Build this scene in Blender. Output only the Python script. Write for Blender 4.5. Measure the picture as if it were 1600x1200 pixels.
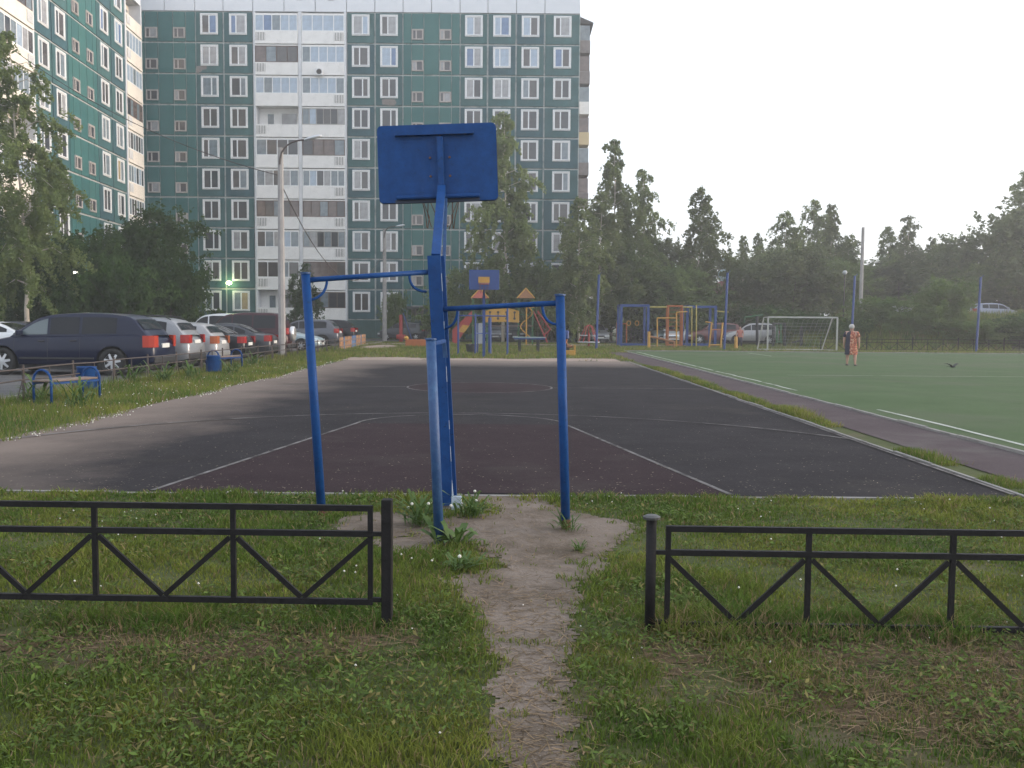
import bpy, math, random
import numpy as np
from mathutils import Vector, Matrix
R = math.radians
for o in list(bpy.data.objects): bpy.data.objects.remove(o)
SC = bpy.context.scene
COL = SC.collection
# ------------------------------------------------------------------ camera
F = 1445.0            # focal length in pixels of a 1600 px wide frame
CAMZ = 1.6
PITCH = math.atan(96.6 / F); ROLL = R(0.45)
cd = bpy.data.cameras.new('camera'); cam = bpy.data.objects.new('camera', cd); COL.objects.link(cam)
cd.sensor_width = 36; cd.lens = 36 * F / 1600; cd.clip_start = 0.05; cd.clip_end = 3000
FW = Vector((0, math.cos(PITCH), -math.sin(PITCH))); RT0 = Vector((1, 0, 0)); UP0 = Vector((0, math.sin(PITCH), math.cos(PITCH)))
RT = RT0 * math.cos(ROLL) + UP0 * math.sin(ROLL); UP = UP0 * math.cos(ROLL) - RT0 * math.sin(ROLL)
m = Matrix((RT, UP, -FW)).transposed().to_4x4(); m.translation = (0, 0, CAMZ); cam.matrix_world = m
SC.camera = cam
# ------------------------------------------------------------------ world, sun, exposure
SUN_AZ = R(86)        # clockwise from straight ahead (+Y) to the right
SUN_EL = R(9)
w = bpy.data.worlds.new('World'); SC.world = w; w.use_nodes = True
nt = w.node_tree; bg = nt.nodes['Background']
sky = nt.nodes.new('ShaderNodeTexSky'); sky.sky_type = 'NISHITA'; sky.sun_disc = False
sky.sun_elevation = SUN_EL; sky.sun_rotation = SUN_AZ; sky.air_density = 1.0; sky.dust_density = 2.5; sky.ozone_density = 1.0
hs = nt.nodes.new('ShaderNodeHueSaturation'); hs.inputs['Saturation'].default_value = 0.5; nt.links.new(sky.outputs[0], hs.inputs['Color'])
mxw = nt.nodes.new('ShaderNodeMix'); mxw.data_type = 'RGBA'; mxw.inputs[0].default_value = 0.62     # thin high cloud over a clear evening sky
mxw.inputs[7].default_value = (3.85, 4.1, 4.55, 1); nt.links.new(hs.outputs[0], mxw.inputs[6])
nt.links.new(mxw.outputs[2], bg.inputs[0]); bg.inputs[1].default_value = 0.15
sl = bpy.data.lights.new('sun', 'SUN'); sun = bpy.data.objects.new('sun', sl); COL.objects.link(sun)
sl.energy = 0.95; sl.angle = R(14); sl.color = (1.0, 0.82, 0.66)
sd = Vector((math.sin(SUN_AZ) * math.cos(SUN_EL), math.cos(SUN_AZ) * math.cos(SUN_EL), math.sin(SUN_EL)))
sun.rotation_euler = (-sd).to_track_quat('-Z', 'Y').to_euler()
SC.view_settings.view_transform = 'Standard'; SC.view_settings.look = 'None'
SC.view_settings.gamma = 1; SC.view_settings.use_curve_mapping = False
SC.view_settings.exposure = 1.5
# ------------------------------------------------------------------ pixel helpers (photo pixels, 1600 x 1200)
def ray(px, py): return FW + RT * ((px - 800) / F) + UP * ((600 - py) / F)
def G(px, py, z=0.0):
    d = ray(px, py); t = (z - CAMZ) / d.z; return Vector((d.x * t, d.y * t, z))
def D(px, py, Y):
    d = ray(px, py); t = Y / d.y; return Vector((d.x * t, Y, CAMZ + d.z * t))
# ------------------------------------------------------------------ materials
MATS = {}
def mat(name, col, rough=0.7, metal=0.0, var=0.0, vscale=3.0, col2=None, bump=0.0, bscale=40.0, spec=0.5, detail=4.0, attr=None, trans=0.0, emit=None, estr=0.0, ior=None, thr=None):
    if name in MATS: return MATS[name]
    M = bpy.data.materials.new(name); M.use_nodes = True; MATS[name] = M
    n = M.node_tree.nodes; l = M.node_tree.links; b = n['Principled BSDF']
    b.inputs['Base Color'].default_value = (*col, 1); b.inputs['Roughness'].default_value = rough; b.inputs['Metallic'].default_value = metal
    b.inputs['Specular IOR Level'].default_value = spec
    if ior: b.inputs['IOR'].default_value = ior
    if emit: b.inputs['Emission Color'].default_value = (*emit, 1); b.inputs['Emission Strength'].default_value = estr
    tc = n.new('ShaderNodeTexCoord')
    src = None
    if attr:
        a = n.new('ShaderNodeAttribute'); a.attribute_name = attr; src = a.outputs['Color']
    elif var > 0 or col2:
        nz = n.new('ShaderNodeTexNoise'); nz.inputs['Scale'].default_value = vscale; nz.inputs['Detail'].default_value = detail; nz.inputs['Roughness'].default_value = 0.65
        l.new(tc.outputs['Object'], nz.inputs['Vector'])
        rp = n.new('ShaderNodeValToRGB'); l.new(nz.outputs['Fac'], rp.inputs['Fac'])
        lo, hi = thr if thr else (0.3, 0.7)
        rp.color_ramp.elements[0].position = lo; rp.color_ramp.elements[1].position = hi
        c2 = col2 if col2 else tuple(c * (1 + var) for c in col)
        c1 = col if col2 else tuple(c * (1 - var) for c in col)
        rp.color_ramp.elements[0].color = (*c1, 1); rp.color_ramp.elements[1].color = (*c2, 1)
        src = rp.outputs['Color']
    if src: l.new(src, b.inputs['Base Color'])
    if bump > 0:
        nb = n.new('ShaderNodeTexNoise'); nb.inputs['Scale'].default_value = bscale; nb.inputs['Detail'].default_value = 3
        l.new(tc.outputs['Object'], nb.inputs['Vector'])
        bp = n.new('ShaderNodeBump'); bp.inputs['Strength'].default_value = bump; bp.inputs['Distance'].default_value = 0.02
        l.new(nb.outputs['Fac'], bp.inputs['Height']); l.new(bp.outputs['Normal'], b.inputs['Normal'])
    if trans > 0:
        t = n.new('ShaderNodeBsdfTranslucent'); mx = n.new('ShaderNodeMixShader'); mx.inputs[0].default_value = trans
        if src: l.new(src, t.inputs['Color'])
        else: t.inputs['Color'].default_value = (*col, 1)
        l.new(b.outputs[0], mx.inputs[1]); l.new(t.outputs[0], mx.inputs[2]); l.new(mx.outputs[0], n['Material Output'].inputs[0])
    return M
# ------------------------------------------------------------------ mesh builder
class MB:
    def __init__(s): s.v = []; s.f = []; s.mi = []; s.cur = 0
    def add(s, vs, fs):
        b = len(s.v); s.v += [tuple(v) for v in vs]
        for f in fs: s.f.append(tuple(b + i for i in f)); s.mi.append(s.cur)
        return s
    def box(s, x0, x1, y0, y1, z0, z1):
        return s.add([(x0,y0,z0),(x1,y0,z0),(x1,y1,z0),(x0,y1,z0),(x0,y0,z1),(x1,y0,z1),(x1,y1,z1),(x0,y1,z1)],
                     [(0,3,2,1),(4,5,6,7),(0,1,5,4),(1,2,6,5),(2,3,7,6),(3,0,4,7)])
    def bbox(s, x0, x1, y0, y1, z0, z1, b=0.01):   # box with chamfered edges
        o = []
        for sx, X in ((0, x0), (1, x1)):
            for sy, Y in ((0, y0), (1, y1)):
                for sz, Z in ((0, z0), (1, z1)):
                    dx, dy, dz = (b if sx == 0 else -b), (b if sy == 0 else -b), (b if sz == 0 else -b)
                    o += [(X, Y + dy, Z + dz), (X + dx, Y, Z + dz), (X + dx, Y + dy, Z)]
        k = lambda a, c, d, w: (a * 4 + c * 2 + d) * 3 + w
        fs = [(k(0,0,0,0),k(0,0,1,0),k(0,1,1,0),k(0,1,0,0)), (k(1,0,0,0),k(1,1,0,0),k(1,1,1,0),k(1,0,1,0)),
              (k(0,0,0,1),k(1,0,0,1),k(1,0,1,1),k(0,0,1,1)), (k(0,1,0,1),k(0,1,1,1),k(1,1,1,1),k(1,1,0,1)),
              (k(0,0,0,2),k(0,1,0,2),k(1,1,0,2),k(1,0,0,2)), (k(0,0,1,2),k(1,0,1,2),k(1,1,1,2),k(0,1,1,2))]
        for a in (0,1):
            for c in (0,1):
                fs.append((k(a,c,0,0),k(a,c,0,1),k(a,c,1,1),k(a,c,1,0)))
                fs.append((k(a,0,c,0),k(a,0,c,2),k(a,1,c,2),k(a,1,c,0)))
                fs.append((k(0,a,c,1),k(0,a,c,2),k(1,a,c,2),k(1,a,c,1)))
                for d in (0,1): fs.append((k(a,c,d,0),k(a,c,d,1),k(a,c,d,2)))
        return s.add(o, fs)
    def bar(s, p0, p1, w, h=None):                  # square bar between two points
        p0 = Vector(p0); p1 = Vector(p1); h = h or w; d = (p1 - p0).normalized()
        u = Vector((0,0,1)) if abs(d.z) < 0.9 else Vector((0,1,0))
        a = d.cross(u).normalized(); b = a.cross(d).normalized(); a *= w / 2; b *= h / 2
        vs = [p + x for p in (p0, p1) for x in (-a-b, a-b, a+b, -a+b)]
        return s.add(vs, [(3,2,1,0),(4,5,6,7),(0,1,5,4),(1,2,6,5),(2,3,7,6),(3,0,4,7)])
    def tube(s, pts, r, n=8, cap=True):
        pts = [Vector(p) for p in pts]; rs = r if isinstance(r, (list, tuple)) else [r] * len(pts)
        rings = []; a = None
        for i, p in enumerate(pts):
            d = (pts[min(i+1, len(pts)-1)] - pts[max(i-1, 0)]).normalized()
            if a is None: a = d.orthogonal().normalized()
            else: a = (a - d * a.dot(d)).normalized()
            b = d.cross(a)
            rings.append([p + (a * math.cos(2*math.pi*k/n) + b * math.sin(2*math.pi*k/n)) * rs[i] for k in range(n)])
        vs = [v for g in rings for v in g]; fs = []
        for i in range(len(pts)-1):
            for k in range(n):
                fs.append((i*n+k, i*n+(k+1)%n, (i+1)*n+(k+1)%n, (i+1)*n+k))
        if cap: fs.append(tuple(range(n))[::-1]); fs.append(tuple((len(pts)-1)*n+k for k in range(n)))
        return s.add(vs, fs)
    def lathe(s, prof, n=16, c=(0,0,0), axis='z'):
        vs = []
        for r, z in prof:
            for k in range(n):
                a = 2*math.pi*k/n; x, y = r*math.cos(a), r*math.sin(a)
                p = {'z': (x, y, z), 'y': (x, z, y), 'x': (z, x, y)}[axis]
                vs.append((c[0]+p[0], c[1]+p[1], c[2]+p[2]))
        fs = []
        for i in range(len(prof)-1):
            for k in range(n): fs.append((i*n+k, i*n+(k+1)%n, (i+1)*n+(k+1)%n, (i+1)*n+k))
        return s.add(vs, fs)
    def prism(s, poly, axis, a0, a1):               # polygon (2-D) extruded along an axis
        n = len(poly); mk = {'y': lambda p, a: (p[0], a, p[1]), 'x': lambda p, a: (a, p[0], p[1]), 'z': lambda p, a: (p[0], p[1], a)}[axis]
        vs = [mk(p, a0) for p in poly] + [mk(p, a1) for p in poly]
        return s.add(vs, [tuple(range(n))[::-1], tuple(range(n, 2*n))] + [(i, (i+1)%n, n+(i+1)%n, n+i) for i in range(n)])
    def mesh(s, name, mats, smooth=False):
        me = bpy.data.meshes.new(name); me.from_pydata(s.v, [], s.f)
        for M in (mats if isinstance(mats, (list, tuple)) else [mats]): me.materials.append(M)
        if isinstance(mats, (list, tuple)) and len(mats) > 1: me.polygons.foreach_set('material_index', s.mi)
        import bmesh
        bm = bmesh.new(); bm.from_mesh(me); bmesh.ops.recalc_face_normals(bm, faces=bm.faces); bm.to_mesh(me); bm.free()
        if smooth: me.polygons.foreach_set('use_smooth', [True]*len(me.polygons))
        me.update(); return me
    def build(s, name, mats, parent=None, smooth=False):
        return link(name, s.mesh(name, mats, smooth), parent)
def link(name, me, parent=None, loc=None, rz=None):
    o = bpy.data.objects.new(name, me); COL.objects.link(o)
    if parent: o.parent = parent
    if loc is not None: o.location = loc
    if rz is not None: o.rotation_euler = (0, 0, rz)
    return o
def tag(o, label, cat, group=None):
    o['label'] = label; o['category'] = cat
    if group: o['group'] = group
    return o
def thing(name, label, cat, loc=(0,0,0), rz=0, group=None):
    o = bpy.data.objects.new(name, None); COL.objects.link(o); o.location = loc; o.rotation_euler = (0, 0, rz); o.empty_display_size = 0.2
    return tag(o, label, cat, group)
def copy_tree(o, parent=None):
    c = o.copy(); COL.objects.link(c); c.parent = parent
    for ch in KIDS(o): copy_tree(ch, c)
    return c
def KIDS(o): return list(o.children)
def structure(o): o['kind'] = 'structure'; return o
def bigmesh(name, V, Fa, mats, col=None, cname='tint', kind=None, parent=None):   # V (n,3), Fa (m,k)
    me = bpy.data.meshes.new(name); nv = len(V); nf, k = Fa.shape
    me.vertices.add(nv); me.vertices.foreach_set('co', V.astype(np.float32).ravel())
    me.loops.add(nf*k); me.loops.foreach_set('vertex_index', Fa.astype(np.int32).ravel())
    me.polygons.add(nf); me.polygons.foreach_set('loop_start', np.arange(0, nf*k, k, dtype=np.int32))
    try: me.polygons.foreach_set('loop_total', np.full(nf, k, dtype=np.int32))
    except Exception: pass
    for M in (mats if isinstance(mats, (list, tuple)) else [mats]): me.materials.append(M)
    if col is not None:
        a = me.color_attributes.new(cname, 'FLOAT_COLOR', 'POINT'); a.data.foreach_set('color', np.c_[col, np.ones(len(col))].astype(np.float32).ravel())
    me.update(calc_edges=True); me.validate()
    if parent == 'mesh': return me
    o = link(name, me, parent)
    if kind: o['kind'] = kind
    return o
# ------------------------------------------------------------------ value noise in numpy
def vnoise(x, y, seed=0):
    def h(i, j):
        n = (i * 374761393 + j * 668265263 + seed * 1442695041) & 0x7fffffff
        n = ((n ^ (n >> 13)) * 1274126177) & 0x7fffffff
        return ((n ^ (n >> 16)) & 0xffff) / 65535.0
    xi = np.floor(x).astype(np.int64); yi = np.floor(y).astype(np.int64); fx = x - xi; fy = y - yi
    fx = fx*fx*(3-2*fx); fy = fy*fy*(3-2*fy)
    return (h(xi,yi)*(1-fx)+h(xi+1,yi)*fx)*(1-fy) + (h(xi,yi+1)*(1-fx)+h(xi+1,yi+1)*fx)*fy
def fbm(x, y, seed=0):
    return 0.5*vnoise(x,y,seed)+0.3*vnoise(x*2.1,y*2.1,seed+1)+0.2*vnoise(x*4.3,y*4.3,seed+2)
# ================================================================== SETTING
rng = np.random.default_rng(7); random.seed(7)
M_white = mat('white_fluff', (.62,.61,.56), rough=1, spec=0)
def sheet(name, x0, x1, y0, y1, z, M, nx=1, ny=1):
    xs = np.linspace(x0, x1, nx+1); ys = np.linspace(y0, y1, ny+1)
    vs = [(x, y, z) for y in ys for x in xs]; fs = [(j*(nx+1)+i, j*(nx+1)+i+1, (j+1)*(nx+1)+i+1, (j+1)*(nx+1)+i) for j in range(ny) for i in range(nx)]
    return structure(MB().add(vs, fs).build(name, M))
def mix_mat(name, c1, c2, scale, lo, hi, c3=None, scale3=1.0, lo3=.45, hi3=.6, rough=.95, bump=.3, bscale=60, fine=None, spec=.2):
    """two colours by noise, a third laid over by a second, larger noise, and fine speckle"""
    M = bpy.data.materials.new(name); M.use_nodes = True; n = M.node_tree.nodes; l = M.node_tree.links; b = n['Principled BSDF']
    b.inputs['Roughness'].default_value = rough; b.inputs['Specular IOR Level'].default_value = spec
    tc = n.new('ShaderNodeTexCoord')
    def ns(sc, det=5, off=0):
        mp = n.new('ShaderNodeMapping'); mp.inputs['Location'].default_value = (off, off*1.7, 0); l.new(tc.outputs['Object'], mp.inputs['Vector'])
        z = n.new('ShaderNodeTexNoise'); z.inputs['Scale'].default_value = sc; z.inputs['Detail'].default_value = det; z.inputs['Roughness'].default_value = .7
        l.new(mp.outputs[0], z.inputs['Vector']); return z.outputs['Fac']
    def rr(s, a, c):
        mr = n.new('ShaderNodeMapRange'); mr.inputs[1].default_value = a; mr.inputs[2].default_value = c; l.new(s, mr.inputs[0]); return mr.outputs[0]
    def mx(f, a, c):
        x = n.new('ShaderNodeMix'); x.data_type = 'RGBA'; l.new(f, x.inputs[0])
        for v, i in ((a, 6), (c, 7)):
            if isinstance(v, tuple): x.inputs[i].default_value = (*v, 1)
            else: l.new(v, x.inputs[i])
        return x.outputs[2]
    c = mx(rr(ns(scale), lo, hi), c1, c2)
    if c3: c = mx(rr(ns(scale3, 4, 11), lo3, hi3), c, c3)
    if fine: c = mx(rr(ns(fine[1], 2, 5), .62, .72), c, fine[0])
    l.new(c, b.inputs['Base Color'])
    bp = n.new('ShaderNodeBump'); bp.inputs['Strength'].default_value = bump; bp.inputs['Distance'].default_value = .015
    l.new(ns(bscale, 3), bp.inputs['Height']); l.new(bp.outputs[0], b.inputs['Normal'])
    M['tools'] = 1; MATS[name] = M
    return M, n, l, c, b, tc, rr, mx, ns
M_ground = mix_mat('lawn_soil', (.045,.06,.018), (.075,.085,.028), 1.3, .35, .65, (.12,.09,.06), .55, .55, .72, fine=((.02,.03,.01), 30))[0]
M_asph = mix_mat('parking_asphalt', (.06,.06,.065), (.10,.10,.10), 2.0, .3, .7, (.13,.12,.11), .3, .5, .75, fine=((.16,.16,.16), 90))[0]
M_court, n_, l_, c_, b_, tc_, rr_, mx_, ns_ = mix_mat('court_rubber', (.026,.0245,.027), (.040,.037,.040), .9, .3, .7, (.052,.047,.044), .35, .56, .78, bump=.6, bscale=90, fine=((.085,.08,.075), 45), spec=.05)
# dust trodden onto the court from its left and far edges (a stain with its own ragged outline)
sx = n_.new('ShaderNodeSeparateXYZ'); l_.new(tc_.outputs['Object'], sx.inputs[0])
def edge_fac(n, l, rr, ns, sock, a, c, amt, sc):
    ad = n.new('ShaderNodeMath'); ad.operation = 'MULTIPLY_ADD'; l.new(ns(sc, 6, 3), ad.inputs[0]); ad.inputs[1].default_value = amt; l.new(sock, ad.inputs[2]); return rr(ad.outputs[0], a, c)
fl = edge_fac(n_, l_, rr_, ns_, sx.outputs[0], -5.7, -8.2, -3.4, .5)
c_ = mx_(fl, c_, (.19,.155,.135))
ff = edge_fac(n_, l_, rr_, ns_, sx.outputs[1], 33.5, 38.0, 2.0, .6)
c_ = mx_(ff, c_, (.20,.165,.145)); l_.new(c_, b_.inputs['Base Color'])
M_key = mix_mat('court_red_rubber', (.031,.022,.0255), (.043,.031,.034), .9, .3, .7, (.055,.046,.045), .5, .55, .8, bump=.6, bscale=90, fine=((.08,.067,.063), 45), spec=.05)[0]
M_track = mix_mat('track_rubber', (.052,.037,.042), (.078,.058,.063), .8, .3, .7, (.11,.10,.095), .4, .55, .8, bump=.3, bscale=120, fine=((.13,.12,.11), 60), spec=.2)[0]
M_turf = mix_mat('artificial_turf', (.056,.092,.040), (.080,.118,.056), .6, .3, .7, (.095,.108,.070), .22, .48, .72, bump=.5, bscale=160, fine=((.05,.085,.04), 45), spec=.1)[0]
M_dirt = mix_mat('trodden_dirt', (.15,.12,.098), (.212,.175,.148), 1.6, .3, .7, (.105,.082,.062), 1.3, .45, .65, bump=.9, bscale=35, fine=((.26,.225,.19), 75), spec=.1)[0]
M_sand = mix_mat('sand', (.26,.20,.165), (.34,.27,.23), 1.0, .3, .7, bump=.5)[0]
M_conc = mix_mat('concrete', (.20,.19,.18), (.29,.28,.265), 2.5, .3, .7, (.13,.12,.11), 1.2, .55, .75, bump=.4, bscale=50)[0]
M_line = mix_mat('worn_white_paint', (.21,.20,.20), (.11,.105,.10), 1.5, .35, .7, (.04,.037,.038), 2.2, .42, .62, bump=.1)[0]
M_line2 = mix_mat('turf_line_white', (.42,.44,.40), (.30,.33,.28), 1.5, .35, .7, (.09,.12,.07), 1.6, .54, .64, bump=.1)[0]

structure(MB().add([(-240,-50,0),(260,-50,0),(260,420,0),(-240,420,0)], [(0,1,2,3)]).build('ground', M_ground))
sheet('parking_lot', -27, -9.95, -10, 46, .004, M_asph); sheet('courtyard_road', -27, 45, 74, 83, .004, M_asph); sheet('driveway', -18.5, -9.95, 46.004, 73.996, .004, M_asph)
sheet('sports_court', -6.75, 4.78, 8.47, 38.3, .012, M_court)
sheet('running_track', 5.18, 6.34, 8.9, 50.0, .010, M_track)
sheet('football_pitch', 6.44, 46, 4.0, 52.8, .012, M_turf)
# worn earth at the far end of the court and along the playground
def blob(name, fn, x0, x1, y0, y1, cell, z, M):
    nx = int((x1-x0)/cell); ny = int((y1-y0)/cell)
    X, Y = np.meshgrid(x0+(np.arange(nx+1))*cell, y0+np.arange(ny+1)*cell)
    inside = fn(X[:-1,:-1]+cell/2, Y[:-1,:-1]+cell/2) > 0
    idx = np.arange((nx+1)*(ny+1)).reshape(ny+1, nx+1)
    Fa = np.stack([idx[:-1,:-1], idx[:-1,1:], idx[1:,1:], idx[1:,:-1]], -1)[inside]
    used, inv = np.unique(Fa, return_inverse=True); P = np.c_[X.ravel(), Y.ravel(), np.full(X.size, z)][used]
    return structure(bigmesh(name, P, inv.reshape(Fa.shape), M))
def far_dirt(x, y):
    a = 1.25 - np.abs(y - 39.4 - .05*x) + (fbm(x*.6, y*.6, 3)-.5)*2.2; a = np.where((x > -8.2) & (x < 4.5), a, -1)
    b = 1.3 - np.abs(y - 66 - .02*x) + (fbm(x*.4, y*.4, 5)-.5)*3.0; b = np.where((x > -14) & (x < 14), b, -1)
    c = 1.1 - np.hypot((x+8.3)/1.0, (y-58)/4.0) + (fbm(x*.5, y*.5, 6)-.5)*.8
    return np.maximum(np.maximum(a, b), c)
blob('trodden_ground', far_dirt, -16, 16, 36, 71, .25, .016, M_sand)
# the path: left and right edge read off the photograph
PK = [(1290,778,912),(1200,776,910),(1100,782,896),(1030,776,884),(1000,766,888),(950,732,900),(905,690,926),(870,655,952),(835,640,985),(815,640,990),(800,720,900),(785,742,852),(776,745,850)]
_py = np.array([G(800,a).y for a,_,_ in PK]); _pl = np.array([G(b,a).x for a,b,_ in PK]); _pr = np.array([G(c,a).x for a,_,c in PK])
def path_mask(x, y):
    L = np.interp(y, _py, _pl); Rr = np.interp(y, _py, _pr); s = (fbm(x*5, y*5, 1)-.5)*.22 + (fbm(x*17, y*17, 2)-.5)*.16
    a = np.minimum(x - L, Rr - x) + s
    a = np.where(y > 8.44, -1, a); a = np.where(y < 3.0, np.minimum(x+.04, .27-x) + s, a)
    b = .36 - np.hypot((x+.98)/.9, (y-7.2)/1.2)*.9 + s*.9
    c = .30 - np.hypot((x+.62)/.9, (y-6.55)/.7)*.8 + s*.8
    g = .26 - np.hypot((x+.40)/1.15, (y-5.95)/.35)*.9 + s
    a = np.where(g > 0, -.1, a)
    e = .12 - np.hypot(x-.33, (y-6.9)*1.2)*.6 + s*.4
    o = np.maximum(np.maximum(a, b), c); k1 = .34 - np.hypot((x+.42)/.9, (y-6.12)/1.25) + s*1.2; k2 = .36 - np.hypot((x+.55)/1.1, y-7.78) + s*1.2
    return np.minimum(o, -np.maximum(k1, k2)*.8)
blob('path', path_mask, -2.2, 1.6, 1.5, 8.44, .02, .005, M_dirt)
def brown(x, y):   # where the mown weeds have dried, in front of the fences
    a = np.exp(-((y-4.45)/.42)**2) * (.35+.9*fbm(x*1.7, y*2.3, 31)); b = np.exp(-((x-1.9)/.9)**2-((y-3.75)/.45)**2)*1.1
    return np.clip(a*np.where(np.abs(x-.1) < .55, .3, 1)+b-.25, 0, 1)
M_clip = mix_mat('dry_clippings', (.085,.058,.035), (.15,.11,.06), 5, .3, .7, (.05,.055,.02), 3, .5, .6, bump=1.0, bscale=90, fine=((.22,.17,.10), 120))[0]
blob('clippings', lambda x, y: np.where(path_mask(x, y) > -.1, -1, brown(x, y) - .42 + (fbm(x*9, y*9, 33)-.5)*.5), -4, 4, 3.0, 5.4, .03, .004, M_clip)['kind'] = 'stuff'
# hill carrying the road on the right, beyond the pitch
def hz(x, y): s = np.clip((y-62)/9, 0, 1); t = np.clip((x-20)/8, 0, 1); return 2.0*(s*s*(3-2*s))*(t*t*(3-2*t)) 
X, Y = np.meshgrid(np.linspace(19, 150, 70), np.linspace(61, 190, 66)); Z = hz(X, Y) + (fbm(X*.3, Y*.3, 9)-.5)*.25*np.clip((Y-63)/6,0,1)*np.clip((X-21)/6,0,1) + .003
ii = np.arange(X.size).reshape(X.shape); Fa = np.stack([ii[:-1,:-1], ii[:-1,1:], ii[1:,1:], ii[1:,:-1]], -1).reshape(-1,4)
structure(bigmesh('hill', np.c_[X.ravel(), Y.ravel(), Z.ravel()], Fa, M_ground))
# ---- kerbs
def kerb(name, p0, p1, w, h):
    o = MB(); p0 = Vector(p0); p1 = Vector(p1); n = max(2, int((p1-p0).length/1.0)); d = (p1-p0)/n
    for i in range(n):
        a = p0 + d*i + d*.01; b = p0 + d*(i+1) - d*.01; dz = random.uniform(-.008, .008)
        o.bar(a + Vector((0,0,h/2+dz)), b + Vector((0,0,h/2+dz)), w, h)
    return structure(o.build(name, M_conc))
kerb('court_kerb', (-6.8,8.43,-.068), (4.86,8.43,-.068), .05, .085)
kerb('court_kerb', (4.83,8.5,-.058), (4.83,38.3,-.058), .04, .075)
kerb('pitch_kerb', (6.39,4.0,-.045), (6.39,52.8,-.045), .06, .085)
kerb('pitch_kerb', (6.36,52.86,-.04), (46,52.86,-.04), .07, .10)
kerb('parking_kerb', (-9.88,-8,-.05), (-9.88,74,-.05), .13, .11)
# ---- court markings
def wob(x0, y0, x1, y1, s):
    t = np.linspace(0, 1, 50); return [(x0+(x1-x0)*a + (vnoise(np.array([a*9.]), np.array([s]))[0]-.5)*.09, y0+(y1-y0)*a) for a in t]
CX = -.78
def strip(pts, w):
    pts = [Vector((p[0], p[1], 0)) for p in pts]; vs = []; fs = []
    for i, p in enumerate(pts):
        d = (pts[min(i+1,len(pts)-1)] - pts[max(i-1,0)]).normalized(); nrm = Vector((-d.y, d.x, 0)) * w/2
        vs += [p+nrm, p-nrm]
    for i in range(len(pts)-1): fs.append((2*i, 2*i+1, 2*i+3, 2*i+2))
    return vs, fs
def marking(name, pts, w, z, M):
    vs, fs = strip(pts, w); return structure(MB().add([(v.x, v.y, z) for v in vs], fs).build(name, M))
structure(MB().add([(CX-2.55,8.5,.016),(CX+2.82,8.5,.016),(CX+1.62,14.3,.016),(CX-1.62,14.3,.016)], [(0,1,2,3)]).build('key_area', M_key))
circ = [(CX+1.75*math.cos(a), 22.4+1.75*math.sin(a)) for a in np.linspace(0, 2*math.pi, 49)]
structure(MB().add([(x,y,.016) for x,y in circ[:-1]], [tuple(range(48))]).build('centre_circle_area', M_key))
marking('centre_circle_line', circ, .05, .021, M_line)
dome = [(CX-2.55,8.5),(CX-1.62,14.3)] + [(CX-1.62*math.cos(a), 14.3+1.45*math.sin(a)) for a in np.linspace(.15, math.pi-.15, 24)] + [(CX+1.62,14.3),(CX+2.82,8.5)]
marking('key_line', dome, .05, .021, M_line)
marking('three_point_line', [(CX+6.25*math.cos(a), 9.7+6.25*math.sin(a)) for a in np.linspace(.46, math.pi-.30, 60)], .05, .025, M_line)
marking('half_way_line', [(-6.3,22.4),(CX-1.8,22.4)], .05, .021, M_line); marking('half_way_line', [(CX+1.8,22.4),(4.7,22.4)], .05, .021, M_line)
marking('side_line', wob(4.70,8.6,4.70,38,1.7), .045, .024, M_line)
marking('key_line', [(CX+6.25*math.cos(a)*.42, 38.0-5.8*math.sin(a)) for a in np.linspace(.0, math.pi, 40)], .05, .021, M_line)
for (a, b) in ((5, 17.3), (22.2, 30.9), (31.5, 51.0)): marking('touch_line', wob(6.86, a, 6.86, b, a), .085, .018, M_line2)
marking('penalty_line', [(13.2-4.6+.02, 28.9),(16.2, 28.9)], .06, .018, M_line2); marking('penalty_line', [(16.3, 28.9),(40, 29.0)], .06, .018, M_line2)
marking('goal_line', [(12.6,50.8),(40,51.6)], .08, .018, M_line2); marking('goal_line', [(12.9,50.6),(12.9,46.0)], .08, .0185, M_line2)
M_tseam = mat('turf_seam', (.030,.045,.022), .95)
marking('turf_seam', wob(13.0, 17.6, 17.5, 16.6, 2.2), .05, .0172, M_tseam); marking('turf_seam', [(10.2,29.6),(10.9,26.9),(11.0,25.0)], .05, .0172, M_tseam); marking('turf_seam', wob(17.6, 16.6, 24, 16.2, 5.1), .05, .0172, M_tseam)
# ================================================================== APARTMENT BLOCKS
M_seam = mix_mat('seam_mortar', (.40,.42,.42), (.54,.54,.53), 1.2, .3, .7, (.20,.25,.25), .9, .5, .68)[0]
M_teal = [mat('teal_tile_%d' % i, c, rough=.6, var=.24, vscale=.8, bump=.15, bscale=25, detail=8, spec=.3) for i, c in enumerate([(.038,.108,.114),(.034,.099,.108),(.044,.114,.116),(.033,.090,.108)])]
M_tealr = [mat('teal_rib_%d' % i, c, rough=.55, var=.14, vscale=.8, bump=.2, bscale=18, detail=8, spec=.3) for i, c in enumerate([(.034,.132,.130),(.030,.122,.122),(.038,.138,.132)])]
M_plinth = mat('plinth_green', (.03,.085,.085), rough=.7, var=.2, vscale=1)
M_attic = mat('attic_white', (.60,.63,.68), rough=.8, col2=(.70,.72,.76), vscale=.7, thr=(.25,.5), bump=.1)
M_cream = mat('white_parapet', (.68,.67,.66), rough=.8, col2=(.80,.79,.78), vscale=1.1, thr=(.3,.55), detail=8)
M_pillar = mat('pillar_white', (.55,.57,.60), rough=.8, col2=(.66,.67,.70), vscale=1.3, thr=(.3,.6), detail=8)
M_frame = mat('white_window_frame', (.70,.70,.71), rough=.5, var=.06, vscale=2)
M_smallf = mat('old_small_frame', (.44,.40,.38), .8, var=.2, vscale=2)
M_sash = mat('white_sash', (.76,.77,.78), rough=.4)
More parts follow.
